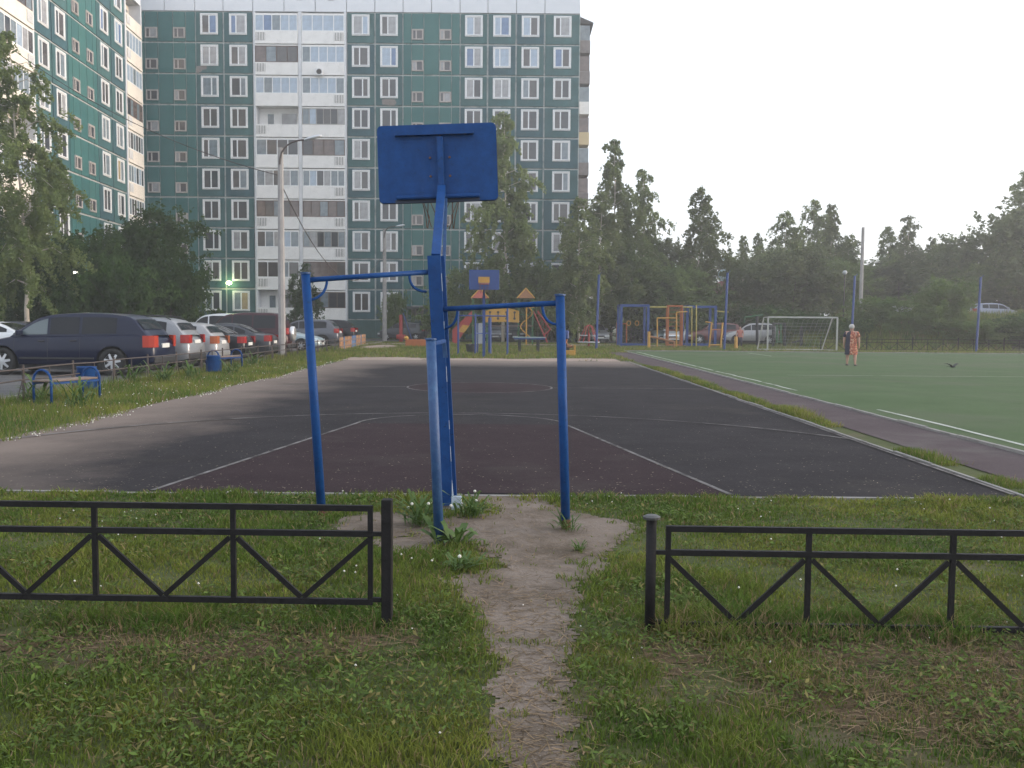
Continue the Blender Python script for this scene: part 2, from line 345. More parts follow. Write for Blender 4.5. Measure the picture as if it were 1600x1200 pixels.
M_brownf = mat('brown_frame', (.10,.062,.05), rough=.6)
M_greyf = mat('grey_frame', (.28,.27,.26), rough=.6)
def glass(name, c, v=.25): return mat(name, c, rough=.08, var=v, vscale=1.7, ior=1.7, spec=.5)
GL = dict(dark=glass('pane_dark', (.035,.038,.045)), room=glass('pane_room', (.07,.065,.065)), curtain=glass('pane_curtain', (.30,.30,.31), .35), sky=glass('pane_painted_sky', (.34,.42,.52), .2), blue=glass('pane_blue', (.12,.19,.33), .3), warm=glass('pane_warm', (.36,.28,.16), .3), brown=glass('pane_brown', (.12,.085,.075), .4), tint=glass('pane_tint', (.17,.21,.24), .35))  # sky: bright bluish sky reflection painted into the pane's base colour
M_patch = mat('bare_concrete', (.22,.20,.19), rough=.9, var=.15)
M_slot = mat('slot_dark', (.06,.06,.06), rough=.9)
M_roof = mat('roof_felt', (.06,.06,.06), rough=.9)
_mc = {}
def shared(key, fn):
    if key not in _mc: _mc[key] = fn()
    return _mc[key]
def panel_mesh(wd, ht, M): return shared(('pan', round(wd,2), round(ht,2), M.name), lambda: MB().bbox(0, wd, -.10, .02, 0, ht, .012).mesh('panel', M))
def window_mesh(wd, ht, fr, kind):
    def f():
        m = MB(); t = .14 if kind == 'big' else .07
        m.bbox(0, t, -.17, -.05, 0, ht, .015).bbox(wd-t, wd, -.17, -.05, 0, ht, .015).bbox(t, wd-t, -.165, -.05, ht-t, ht, .015).bbox(t, wd-t, -.165, -.05, t*.0, t, .015)
        m.cur = 1; s = .055; x0, x1 = t, wd-t; cx = x0 + (x1-x0)*fr; z0, z1 = t, ht-t
        for a, b in ((x0, cx), (cx, x1)): m.box(a, a+s, -.135, -.06, z0, z1).box(b-s, b, -.135, -.06, z0, z1).box(a+s, b-s, -.134, -.06, z0, z0+s).box(a+s, b-s, -.134, -.06, z1-s, z1)
        if kind == 'vent': m.box(x0+s, cx-s, -.134, -.06, z1-.42, z1-.37)
        m.cur = 0; m.box(t*.6, wd-t*.6, -.21, -.166, t-.035, t)
        return m.mesh('window', [M_frame if kind == 'big' else M_smallf, M_sash if kind == 'big' else M_smallf])
    return shared(('win', round(wd,2), round(ht,2), round(fr,2), kind), f)
def pane_mesh(wd, ht, key): return shared(('pane', round(wd,2), round(ht,2), key), lambda: MB().box(0, wd, -.008, .008, 0, ht).mesh('pane', GL[key]))
def add_window(root, x, z, wd, ht, rnd, bias, big=True):
    fr = rnd.choice([.5,.42,.36,.5,.62]) if big else .36
    kind = 'big' if big else 'small'
    if not big: t = .07
    else: t = .14
    w_ = link('window', window_mesh(wd, ht, fr, kind), root, (x, 0, z)); cx = t + (wd-2*t)*fr; s = .055
    for a, b in ((t, cx), (cx, wd-t)):
        p = rnd.random()
        if big: key = ('sky' if p < .5 else 'blue' if p < .62 else 'curtain' if p < .8 else 'room') if bias > .8 else ('dark' if p < .3 else 'room' if p < .62 else 'curtain' if p < .78 else 'tint' if p < .975 else 'warm')  # top rows: reflected sky put in as paler, bluish pane colours
        else: key = 'dark' if p < .5 else 'room' if p < .85 else 'curtain'
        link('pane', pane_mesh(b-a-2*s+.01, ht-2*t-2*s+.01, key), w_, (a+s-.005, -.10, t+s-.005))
    return w_
def balcony(root, x0, x1, z, fh, rnd, side, style, out=0.0, Mp=None, bias=.3):
    """loggia: parapet with a slotted grille, slab, glazing with its panes"""
    Mp = Mp or M_cream; wd = x1-x0; y = -.12-out
    def pm():
        m = MB(); m.bbox(0, wd, -.08, .04, .10, 1.06, .012).box(-.0, wd, -.11, 1.2+out, -.08, .10); return m.mesh('balcony', Mp)
    b = link('balcony', shared(('balc', round(wd,2), round(out,2), Mp.name), pm), root, (x0, y, z))
    def gm():
        m = MB(); m.box(0, .86, -.012, .0, 0, .72); m.cur = 1
        for i in range(6): m.box(.03+i*.145, .03+i*.145+.085, -.035, -.010, 0, .72)
        return m.mesh('grille', [M_slot, M_cream])
    if side: link('grille', shared(('gr',), gm), b, (.08 if side < 0 else wd-.94, -.083, .22))
    if style == 'open':
        def ow():
            m = MB(); m.box(0, wd, 1.0, 1.1, .1, fh-.1); m.cur = 1; m.box(wd*.22, wd*.36, .96, 1.0, .12, 2.2); m.cur = 2; m.box(wd*.55, wd*.9, .96, 1.0, .95, 2.25); return m.mesh('back_wall', [Mp, GL['tint'], GL['curtain']])
        link('back_wall', shared(('ow', round(wd,2), Mp.name), ow), b, (0, 0, 0)); return b
    n = {'white5':5,'white4':4,'brown4':4,'brown5':5,'grey6':6,'white6':6}[style]; Mf = {'w':M_sash,'b':M_brownf,'g':M_greyf}[style[0]]
    z0, z1 = 1.06, fh-.26; pw = wd/n; s = .075
    def fm():
        m = MB(); m.box(0, wd, -.05, .02, z0, z0+s).box(0, wd, -.05, .02, z1-s, z1)
        for i in range(n+1): c = min(max(i*pw, s/2), wd-s/2); m.box(c-s/2, c+s/2, -.049, .02, z0+s, z1-s)
        return m.mesh('glazing_frame', Mf)
    link('glazing_frame', shared(('gf', round(wd,2), n, Mf.name, round(fh,2)), fm), b, (0, 0, 0))
    MBx = shared(('lint', round(wd,2), Mp.name), lambda: MB().box(0, wd, -.06, .9, z1, fh-.15).mesh('lintel', Mp)); link('lintel', MBx, b, (0, .01, 0))
    for i in range(n):
        p = rnd.random()
        if style[0] == 'b': key = 'brown' if p < .25 else 'tint' if p < .55 else 'room' if p < .85 else 'dark'
        elif bias > .6: key = 'sky' if p < .6 else 'tint' if p < .85 else 'blue'  # upper loggias: sky reflection painted by pane colour
        else: key = 'tint' if p < .38 else 'dark' if p < .55 else 'room' if p < .72 else 'curtain' if p < .9 else 'sky'
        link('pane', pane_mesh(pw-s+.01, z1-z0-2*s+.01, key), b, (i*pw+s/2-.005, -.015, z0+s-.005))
    return b
def block(root, cols, nfl, fh, z0, depth, seed, attic, styles=None, Mp=None):
    rnd = random.Random(seed); u0 = cols[0][1]; u1 = cols[-1][2]; top = z0+nfl*fh
    m = MB()
    for kind, a, b in cols:
        y0 = 1.15 if kind == 'balc' else 0
        m.box(a, b, y0, depth, 0 if kind == 'balc' else .01, top-.01)
    m.build('wall', M_seam, root)
    MB().box(u0+.02, u1-.02, .06, depth-.05, top, top+attic).build('attic_wall', M_seam, root)
    MB().box(u0-.15, u1+.15, -.2, depth+.1, top+attic, top+attic+.18).build('roof', M_roof, root)
    for kind, a, b in cols:
        if kind != 'balc': link('plinth', MB().bbox(a+.005, b-.005, -.06, .02, 0, z0-.04, .01).mesh('plinth', M_plinth), root)
        for k in range(nfl):
            zb = z0+k*fh; bias = (k+1)/nfl
            if kind == 'win':
                g = .075; link('panel', panel_mesh(b-a-2*g, fh-2*g, rnd.choice(M_teal)), root, (a+g, 0, zb+g))
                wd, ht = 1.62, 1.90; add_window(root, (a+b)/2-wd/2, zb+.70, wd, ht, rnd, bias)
            elif kind in ('strip', 'stripwin'):
                g = .035; link('panel', panel_mesh(b-a-2*g, fh-.15, rnd.choice(M_tealr)), root, (a+g, 0, zb+.075))
                if kind == 'stripwin': add_window(root, a+.03, zb+.36, b-a-.06, .98, rnd, bias, False)
        if kind == 'balc':
            for j in range(styles['n']):
                w_ = (b-a)/styles['n']; pl = .30; x0 = a+j*w_+pl*.6; x1 = a+(j+1)*w_-pl*.6
                for k in range(nfl):
                    st = styles['map'].get((k, j)) or rnd.choice(['white5','white4','brown5','grey6','white6','brown4','white5'])
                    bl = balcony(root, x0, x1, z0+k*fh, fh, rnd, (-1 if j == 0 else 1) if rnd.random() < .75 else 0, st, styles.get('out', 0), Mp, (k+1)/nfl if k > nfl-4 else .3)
            for j in range(styles['n']+1):
                c = a+j*w_; hw = .16 if 0 < j < styles['n'] else .24
                MB().bbox(c-hw if j else c+.01, c+hw if j < styles['n'] else c-.01, -.16, 1.2, 0, top, .02).build('pillar', M_pillar, root)
            MB().box(a+.25, b-.25, -.05, 1.1, 0, z0-.09).build('plinth', M_plinth, root)
        # attic panels
        nn = max(1, round((b-a)/2.6)) if kind == 'balc' else 1
        if kind in ('win', 'balc'):
            for j in range(nn):
                w_ = (b-a)/nn; link('attic_panel', panel_mesh(w_-.06, attic-.06, M_attic), root, (a+j*w_+.03, .0, top+.03))
                if kind == 'balc': link('vent', shared(('av',), lambda: MB().box(0,.5,-.125,-.09,0,.5).mesh('vent', M_slot)), root, (a+(j+.5)*w_-.25, 0, top+1.05))
    # attic over the strip columns: one panel per two strips
    st = [c for c in cols if c[0].startswith('strip')]
    grp = []
    for c in st:
        if grp and abs(grp[-1][1]-c[1]) < 1e-6: grp[-1] = (grp[-1][0], c[2])
        else: grp.append((c[1], c[2]))
    for a, b in grp:
        for j in range(2): link('attic_panel', panel_mesh((b-a)/2-.06, attic-.06, M_attic), root, (a+j*(b-a)/2+.03, 0, top+.03))
# ---- block across the end of the yard
YB = 86.6
ux = lambda px: D(px, 260, YB).x
X0 = ux(214.0)
bl = thing('apartment_building', 'ten-storey teal panel block with white loggia stack facing the court', 'building', (X0, YB, 0))
def cs(kind, *e): return [(kind[i] if isinstance(kind, (list,tuple)) else kind, e[i], e[i+1]) for i in range(len(e)-1)]
def uu(*p): return [ux(q)-X0 for q in p]
SW = ['strip','stripwin','strip','stripwin','strip']
cols = cs(SW, *uu(214,230.5,250.5,274,293.5,308.5)) + cs('win', *uu(308.5,352,398)) + cs('balc', *uu(398,542.5)) + cs('win', *uu(542.5,586.5,630)) + cs(SW, *uu(630,643,662,686,705,718)) + cs('win', *uu(718,761,805,849,904))
smap = {(9,0):'white5',(9,1):'white4',(8,0):'brown4',(8,1):'white5',(7,0):'white5',(7,1):'white5',(6,0):'open',(6,1):'grey6',(5,0):'white4',(5,1):'brown4',(4,0):'white5',(4,1):'white6',(3,0):'brown5',(3,1):'brown5',(2,0):'white5',(2,1):'grey6',(1,0):'white4',(1,1):'brown5',(0,0):'open',(0,1):'brown5'}
FH = 2.80; Z0 = 1.72
block(bl, cols, 10, FH, Z0, 13, 3, 3.4, dict(n=2, map=smap))
def patch(root, x, z, pts, name='bare_patch'):
    MB().prism([(x+a, z+b) for a, b in pts], 'y', -.108, -.09).build(name, M_patch, root)
patch(bl, uu(318)[0], Z0+8*FH+.55, [(-.5,-.55),(-.1,-.4),(.1,-.2),(.45,-.15),(.5,.25),(.2,.3),(.0,.15),(-.5,.1)])
patch(bl, uu(608)[0], Z0+7*FH+.1, [(-.6,.05),(.5,-.05),(.7,.2),(.55,.5),(.2,.52),(-.2,.55),(-.65,.5)])
# side loggias sticking out past the right-hand corner
for k in range(4, 10):
    zb = Z0+k*FH-.3; xr = uu(905.5)[0]; m = MB(); m.bbox(xr, xr+.95, 1.2, 4.4, zb, zb+1.15, .02); b_ = m.build('side_balcony', [M_cream, mat('beige_cladding', (.55,.45,.28), .8)][k == 6] if k in (6,7) else mat('weathered_board', (.20,.18,.18), .8, var=.2), bl)
    MB().box(xr, xr+.9, 1.25, 4.35, zb+1.16, zb+2.5).build('pane', GL['tint'] if k % 2 else GL['brown'], b_)
    if k == 9: MB().prism([(xr, zb+3.2),(xr+1.2, zb+2.7),(xr+1.2,zb+2.6),(xr,zb+2.6)], 'y', 1.0, 4.6).build('awning', M_roof, b_)
# porch over the stair door
cx = uu(668)[0]; m = MB(); m.box(cx-1.9, cx+1.9, -1.8, -.08, 2.75, 2.98).build('porch_roof', mat('porch_dark', (.035,.045,.05), .8), bl)
MB().box(cx-.6, cx+.6, -.12, -.05, .05, 2.1).build('door', mat('steel_door', (.05,.05,.055), .5), bl)
for s_ in (-1.7, 1.7): MB().tube([(cx+s_, -1.7, 0), (cx+s_, -1.7, 2.76)], .05).build('porch_post', M_greyf, bl)
# ---- block down the left side
ang = math.atan2(1, -.055); L = 36.0; A = Vector((-33.0, 83.3, 0)); dv = Vector((math.cos(ang), math.sin(ang), 0)); O = A - dv*L
bl2 = thing('apartment_building', 'teal panel block along the left edge, cream balconies, seen at a slant', 'building', O, ang)
tu = lambda Yq: L-(83.3-Yq)/dv.y
cols2 = cs('balc', *[tu(q) for q in (47.4, 52.4)]) + [('balc', tu(52.4), tu(62.4))] + cs('win', tu(62.4), tu(65.1), tu(67.8)) + cs(SW, *[tu(q) for q in (67.8,68.5,69.7,71.1,72.3,73.1)]) + cs('win', tu(73.1), tu(76.1), tu(79.2)) + [('balc', tu(79.2), tu(83.3))]
M_cream2 = mat('cream_parapet', (.66,.60,.53), rough=.8, col2=(.76,.70,.62), vscale=1.1, thr=(.3,.55), detail=8)
# loggia stacks have different widths, so the block is built in runs that share one root
def run(cs_, n, seed, mp): block(bl2, cs_, 10, FH, 1.02, 12, seed, 3.2, dict(n=n, map=mp, out=0), M_cream2)
run(cols2[:1], 1, 11, {}); run(cols2[1:2], 2, 12, {(2,0):'open',(2,1):'open',(4,1):'open'}); run(cols2[2:-1], 1, 13, {}); run(cols2[-1:], 1, 14, {(k,0):s for k, s in enumerate(['white5','brown5','brown5','white6','white6','white6','brown5','white5','white5','open'])})
# ---- lit lamps by the doors, an air conditioner, wires
def wall_lamp(name, label, p, nrm, col, e, rs=1.0):
    t = thing(name, label, 'lamp', p); nv = Vector(nrm)
    MB().bar((0,0,0), nv*.45, .05).build('bracket', M_greyf, t)
    o = MB(); c = nv*.5; o.lathe([(.0,.22*rs),(.18*rs,.18*rs),(.26*rs,.03*rs),(.26*rs,-.03*rs),(.0,-.16*rs)], 10, (c.x, c.y, c.z)).build('bulb', mat(name+'_glow', (.9,.9,.9), emit=col, estr=e), t)
    ld = bpy.data.lights.new(name+'_light', 'POINT'); ld.energy = e*1.2; ld.color = col; ld.shadow_soft_size = .2; lo = link(name+'_light', ld, t, c*1.9+Vector((0,0,-.15))); return t
p = D(360, 443, YB-.16); wall_lamp('wall_lamp', 'glowing yellow-green lamp on the teal wall beside the loggias', (p.x, YB-.1, p.z), (0,-1,0), (.85,1.0,.45), 9)
p = D(118, 427, 48.6); t = wall_lamp('street_lamp', 'glowing white lamp on a thin post among the trees at the left', (p.x-.5, 48.6, p.z), (1,0,0), (1,.92,.8), 3, .5)
MB().tube([(0,0,-p.z),(0,0,.1)], .05, 6).build('post', M_greyf, t)
p = D(498, 113, YB-.3); ac = thing('air_conditioner', 'white air conditioner box hung under an upper loggia window', 'air conditioner', (p.x, YB-.24, p.z-.3))
MB().bbox(-.42,.42,-.34,0,0,.6,.02).build('case', M_frame, ac); MB().lathe([(.0,-.35),(.22,-.352),(.24,-.345),(.24,-.33)], 18, (.08,0,.3), 'y').build('fan', M_slot, ac)
# ================================================================== FENCES
M_black = mat('black_fence_paint', (.011,.010,.011), spec=.2, rough=.65, var=.3, vscale=12, bump=.15, bscale=60)
M_rustb = mat('brown_fence_paint', (.055,.042,.038), rough=.7, var=.35, vscale=6)
M_blue = mix_mat('blue_paint', (.005,.040,.150), (.008,.058,.205), 7, .35, .65, (.10,.12,.15), 11, .70, .76, rough=.5, bump=.15, bscale=70, fine=((.008,.035,.10), 26), spec=.15)[0]
M_blued = mat('blue_paint_worn', (.014,.055,.16), rough=.55, col2=(.035,.10,.22), vscale=14, thr=(.45,.75), bump=.25, bscale=50, detail=8)
M_rust = mat('rusty_steel', (.13,.06,.035), rough=.9, var=.4, vscale=20)
M_galv = mat('pale_steel', (.42,.48,.56), rough=.5, var=.2, vscale=20)
M_wood = mat('weathered_wood', (.16,.12,.10), rough=.9, var=.3, vscale=5)
def fence_near(label, post, far, nbay, zb, zm, zt, capped, sgn):
    """lawn fence: post, three rails, uprights and zigzag braces; runs from the post to 'far'"""
    t = thing('lawn_fence', label, 'fence', post); P = lambda q, z: Vector(((far[0]-post[0])*q, (far[1]-post[1])*q, z))
    W = math.hypot(far[0]-post[0], far[1]-post[1]); hp = zt+.05
    if capped:
        m = MB(); m.tube([(0,0,-.1),(0,0,hp)], .028, 10); p = m.build('post', M_black, t, True); MB().lathe([(0,.0),(.045,.0),(.046,.012),(.03,.02),(0,.024)], 14, (0,0,hp)).build('post_cap', mat('grey_cap', (.05,.05,.05), .5), p)
    else: MB().bbox(-.028,.028,-.028,.028,-.1,hp,.005).build('post', M_black, t)
    e = .075/W
    for z in (zt, zm, zb): MB().bar(P(e if z != zt else e, z), P(1, z), .026, .03).build('rail', M_black, t)
    for z in (zm, zb+.012): MB().bar(P(0, z), P(e, z), .022, .022).build('bracket', M_black, t)
    bay = (1-e)/nbay; s = .008/W
    for i in range(nbay+1):
        q = e+bay*i + (0.013/W if i == 0 else 0); MB().bar(P(q, zb+.012), P(q, zt-.012), .026, .022).build('upright', M_black, t)
    for i in range(nbay):
        q0 = e+bay*i; MB().bar(P(q0+.02/W, zm-.03), P(q0+bay*.5, zb+.02), .016, .026).build('brace', M_black, t); MB().bar(P(q0+bay*.5+.003, zb+.02), P(q0+bay-.02/W, zm-.03), .016, .026).build('brace', M_black, t)
pl = G(605, 978); pf = (pl.x-.735*5-.08, pl.y+.10)
fence_near('black lawn fence left of the path, square post beside the path', (pl.x, pl.y, 0), pf, 5, .128, .49, .625, False, -1)
pr = G(1015, 985); pf = (pr.x+.735*5+.08, pr.y-.10)
fence_near('black lawn fence right of the path, round post with a pale cap', (pr.x, pr.y, 0), pf, 5, .035, .415, .54, True, 1)
# low fence between verge and parking
t = thing('low_fence', 'long low brown metal fence between the parked cars and the verge', 'fence', (-9.62, 10, 0)); n = 40; st = 1.0
def lf(i): return Vector((.011*i, i*st, 0))
for z in (.62, .40): MB().tube([lf(i)+Vector((0,0,z+random.uniform(-.012,.012))) for i in range(0, n)], .016, 6).build('rail', M_rustb, t)
for i in range(n):
    p = lf(i)
    if i % 2 == 0: MB().tube([p+Vector((0,0,-.05)), p+Vector((0,0,.70))], .026, 6).build('post', M_rustb, t)
    else: MB().bar(p+Vector((0,0,.40)), p+Vector((0,0,.62)), .02).build('upright', M_rustb, t)
    for s in (-1, 1): MB().bar(p+Vector((0,.03*s,.40)), p+Vector((0,s*.26,0)), .018).build('leg', M_rustb, t)
# painted picket fence further along
t = thing('picket_fence', 'low picket fence of orange and blue boards beside the parked cars', 'fence', (-9.35, 50.2, 0)); n = 22
Mo = mat('orange_picket', (.50,.26,.13), .8, var=.2, vscale=4); Mp2 = mat('blue_picket', (.12,.20,.36), .8, var=.2, vscale=4)
for i in range(n):
    y = i*.62; x = -.055*y; k = random.uniform(-.05,.05); m = MB().prism([(y-.08,0),(y+.08,0),(y+.08+k,.62),(y+k,.72),(y-.08+k,.62)], 'x', x-.015, x+.015); m.build('picket', Mp2 if i in (3,9,10,11,12,17) else Mo, t)
for z in (.2, .5): MB().bar((.035,-.1,z), (-.055*13.2+.035,13.2,z), .03,.05).build('rail', M_wood, t)
# fence beyond the pitch
t = thing('far_fence', 'low dark fence with crossed bars beyond the green pitch', 'fence', (19.2, 57.6, 0)); n = 28
for z in (.08,.52,.72): MB().bar((0,0,z),(n*.95,0,z),.025,.03).build('rail', M_black, t)
for i in range(n+1):
    MB().bar((i*.95,0,-.05),(i*.95,0,.85 if i % 3 == 0 else .72),.05 if i % 3 == 0 else .03).build('post', M_black, t)
    if i < n: MB().bar((i*.95,.02,.5),(i*.95+.475,.02,.1),.025).build('brace', M_black, t); MB().bar((i*.95+.475,-.02,.1),(i*.95+.95,-.02,.5),.025).build('brace', M_black, t)
# ================================================================== BASKETBALL STAND AND BARS IN FRONT
def rel(t, *pts): return [Vector(p)-t.location for p in pts]
def roundrect(x0, x1, z0, z1, r, n=5):
    o = []
    for cx, cz, a0 in ((x1-r,z0+r,-90),(x1-r,z1-r,0),(x0+r,z1-r,90),(x0+r,z0+r,180)):
        for i in range(n+1): a = R(a0+90*i/n); o.append((cx+r*math.cos(a), cz+r*math.sin(a)))
    return o
b0 = G(701, 793); t = thing('basketball_stand', 'tall blue basketball stand seen from behind, nearest to the path', 'basketball stand', b0)
Y0 = b0.y; top = D(681, 400, Y0); base = Vector((b0.x, Y0, .03))
def beam(name, p0, p1, w, d, off=(0,0,0), M=None):
    o = Vector(off); m = MB().bar(Vector(p0)+o-t.location, Vector(p1)+o-t.location, w, d); return m.build(name, M or M_blue, t)
beam('pole', base, top, .11, .05, (-.012,-.045,0)); pf_ = beam('pole_flange', base, top, .10, .05, (.022,.03,0)); beam('pole_web', base+Vector((0,0,.01)), top-Vector((0,0,.01)), .05, .042, (.01,0,0), M_blued)
# chipped bare edges
for q0, q1 in ((.03,.09),(.18,.24),(.31,.345),(.5,.56),(.71,.74),(.86,.93)): MB().bar(*rel(t, base.lerp(top,q0)+Vector((.0455,-.072,0)), base.lerp(top,q1)+Vector((.0455,-.072,0))), .004,.006).build('paint_chip', M_galv, t)
YA = 9.12; a1 = D(690, 296, YA-.08); a2 = D(687, 214, YA-.06)
beam('arm', top+Vector((0,0,-.02)), a1, .075, .09); beam('spine', a1-Vector((0,0,.03)), a2, .055, .05)
beam('arm_side', top+Vector((.06,.03,-.30)), a1+Vector((.04,.02,-.1)), .03, .05, M=M_blued)
c = D(683.5, 254.5, YA); bd = MB(); hw, hh = .578, .375
bd.prism(roundrect(-hw, hw, -hh, hh, .045), 'y', 0, .028)
o = bd.build('backboard', M_blue, t); o.location = c - t.location; o.rotation_euler = (R(-3), R(-2.3), 0)
fr = MB(); fr.prism(roundrect(-hw-.004, hw+.004, -hh-.004, hh+.004, .05), 'y', .030, .045); f2 = fr.build('edge_frame', mat('dark_edge', (.02,.03,.06), .6), o)
MB().bar((-.40,-.03,.275),(.36,-.03,.275),.05,.022).build('mounting_bar', M_blue, o); MB().tube([(-.40,-.04,-.335),(.40,-.04,-.335)], .022, 10).build('mounting_bar', M_blue, o)
MB().box(-.42,.40,-.02,-.001,-.385,-.352).build('lower_lip', mat('dark_edge', (.02,.03,.06)), o)
MB().bar((.035,-.012,-.30),(.035,-.012,.26),.012,.012).build('stiffener', M_rust, o)
for bx, bz in ((-.07,-.13),(.12,-.13),(-.07,.05),(.12,.05)): MB().lathe([(.012,0),(.012,-.014),(0,-.016)], 6, (bx,0,bz), 'y').build('bolt', M_rust, o)
rc = c + Vector((.0,.40,-.17)) - t.location
hoop = MB().tube([rc+Vector((.225*math.cos(a), .225*math.sin(a), 0)) for a in np.linspace(0,2*math.pi,25)], .009, 6, False).build('hoop', mat('hoop_orange', (.45,.12,.04), .6), t)
MB().bar(rc+Vector((0,-.4,.0)), rc+Vector((0,-.22,0)), .10,.03).build('hoop_bracket', M_blue, t)
for i in range(10):
    a = 2*math.pi*i/10; b = a+2*math.pi/20; p = [rc+Vector((.22*math.cos(a),.22*math.sin(a),0)), rc+Vector((.19*math.cos(b),.19*math.sin(b),-.15)), rc+Vector((.15*math.cos(a),.15*math.sin(a),-.30)), rc+Vector((.14*math.cos(b),.14*math.sin(b),-.42))]
    MB().tube(p, .006, 4).build('chain', M_rust, hoop)
    MB().tube([p[0], rc+Vector((.19*math.cos(a-2*math.pi/20),.19*math.sin(a-2*math.pi/20),-.15))], .005, 4).build('chain', M_rust, hoop)
pb = D(712, 778, Y0-.03)-t.location; MB().bbox(pb.x-.03,pb.x+.055,-.13,-.11,.02,.125,.004).bbox(pb.x-.03,pb.x+.055,-.12,.06,.0,.022,.004).build('base_bracket', M_galv, t)
MB().prism([(.035,.12),(.05,.12),(.035,.26)], 'y', -.128,-.112).build('gusset', M_galv, t)
MB().bbox(-.10,.14,-.06,.16,-.06,.02,.02).build('footing', M_conc, t)
def bent(p, c, q, n=8):
    p, c, q = map(Vector, (p, c, q)); return [(1-s)**2*p+2*s*(1-s)*c+s*s*q for s in np.linspace(0,1,n)]
def pull_bar(label, bpx, tpx, bz, bar_end, yb):
    g = G(*bpx); t = thing('pull_up_bar', label, 'pull-up bar', g); tp = D(*tpx, g.y)-g
    po = MB().tube([(0,0,-.05), tp], .036, 12).build('post', M_blue, t, True)
    MB().lathe([(.0,.0),(.043,.0),(.043,.012),(0,.016)], 14, tuple(tp)).build('cap', M_blued, po)
    MB().tube([(0,0,-.02), tp*.045], .0375, 12).build('rusty_foot', M_rust, po)
    e = D(*bar_end, yb)-g; s = tp*(1-.035/tp.length)+Vector((0,0,bz)); MB().tube([s, e], .022, 10).build('bar', M_blue, t, True)
    d = (e-s).normalized(); dn = Vector((0,0,-1))
    for p, k in ((s, 1), (e, -1)): 
        a = p+d*k*.17; MB().tube(bent(a, a+dn*.15, p+dn*.165+d*k*.02), .011, 8).build('corner_brace', M_blue, t, True)
    return t
pull_bar('higher blue pull-up bar left of the basketball pole', (503.5,806), (477.5,428), -.015, (670,425), Y0-.04)
pull_bar('lower blue pull-up bar right of the basketball pole', (884.5,827), (875,462), -.02, (692,483), Y0-.03)
g = G(687, 850); t = thing('blue_post', 'short thick blue post standing in front of the basketball pole', 'post', g); tp = D(673,531,g.y)-g
po = MB().tube([(0,0,-.05), tp], .036, 14).build('post', M_blued, t, True); MB().lathe([(0,.0),(.042,0),(.042,.01),(0,.014)], 14, tuple(tp)).build('cap', M_blued, po)
MB().bar(tp+Vector((.02,0,-.025)), tp+Vector((.09,.12,-.01)), .025).build('hook', M_blue, t); MB().bar(tp+Vector((.085,.11,-.02)), tp+Vector((.095,.12,-.13)), .03,.02).build('hook_tab', M_blued, t)
# ================================================================== BENCHES, BINS, LAMP POSTS
def bench(label, p, rz, s=1.0):
    t = thing('park_bench', label, 'bench', p, rz); t.scale = (s,)*3
    for x in (-.62,.62):
        pts = [(x,-.21,0),(x,-.21,.42)]+[(x,-.21*math.cos(a),.42+.21*math.sin(a)) for a in np.linspace(.2,math.pi-.2,8)]+[(x,.21,.42),(x,.21,0)]
        MB().tube(pts, .024, 8).build('end_frame', M_blue, t, True)
    for i in range(4): MB().bbox(-.66,.66,-.19+i*.1,-.10+i*.1,.40,.435,.006).build('slat', M_wood, t)
    for y in (-.2,.2): MB().bar((-.62,y,.375),(.62,y,.375),.035).build('rail', M_blue, t)
def bin_(label, p):
    t = thing('litter_bin', label, 'bin', p); MB().lathe([(0,.05),(.17,.05),(.19,.10),(.20,.52),(.215,.54),(.20,.545),(.19,.5),(.16,.1),(0,.09)], 18).build('drum', M_blue, t, True)
    for x in (-.22,.22): MB().tube([(x,0,0),(x,0,.42)], .014, 6).build('leg', M_blue, t)
    MB().tube([(-.22,0,.36),(.22,0,.36)], .012, 6).build('axle', M_blue, t)
g = G(106, 626); bench('blue-framed bench with brown seat on the verge, nearest to the camera', g, R(72))
g2 = G(136, 611); bin_('blue litter bin half hidden behind the nearer bench', g2)
g = G(352, 577); bench('smaller-looking blue bench further along the verge beside a bin', (g.x, g.y, 0), R(72)); g = G(334, 584); bin_('blue litter bin standing in the open beside the further bench', g)
M_post = mat('concrete_post', (.25,.24,.24), rough=.9, col2=(.34,.325,.315), vscale=2.5, thr=(.3,.7), bump=.2)
M_lamp = mat('lamp_head', (.55,.58,.62), rough=.35, metal=.4)
def lamp_post(label, p, h, arm, r=.13, head=True):
    t = thing('lamp_post', label, 'lamp post', p)
    MB().tube([(0,0,-.1),(0,0,h*.5),(0,0,h)], [r*1.15, r, r*.82], 8).build('post', M_post, t)
    if head:
        a = Vector(arm); MB().tube(bent((0,-r,h-.7),(0,-r,h+.25),a*.75+Vector((0,-r,h+.12))), .035, 8).build('arm', M_rustb, t)
        q = a*.75+Vector((0,-r,h+.12)); d = a.normalized(); m = MB(); L_ = .75
        prof = [(0,.03),(.12,.10),(.35,.14),(.6,.13),(.75,.05)]; vs = []; fs = []; side = Vector((-d.y, d.x, 0))
        for s_, w_ in prof:
            for k in range(8): aa = 2*math.pi*k/8; vs.append(q+d*s_+Vector((0,0,.06*s_))+side*w_*math.cos(aa)+Vector((0,0,w_*.55*math.sin(aa))))
        for i in range(4):
            for k in range(8): fs.append((i*8+k,i*8+(k+1)%8,(i+1)*8+(k+1)%8,(i+1)*8+k))
        fs += [tuple(range(8)), tuple(range(32,40))]; m.add(vs, fs).build('lamp_head', M_lamp, t, True)
    return t
g = G(441, 560); lamp_post('grey concrete lamp post beside the parked cars, nearest and tallest', g, 8.75, (1.35,.0,.25), .14); LP1 = Vector((g.x, g.y, 7.6))
p = D(601, 520, 74); lamp_post('slimmer concrete lamp post before the back block, left of the porch', (p.x, 74, 0), 8.9, (1.2,0,.1), .16); LP2 = Vector((p.x, 74, 7.3))
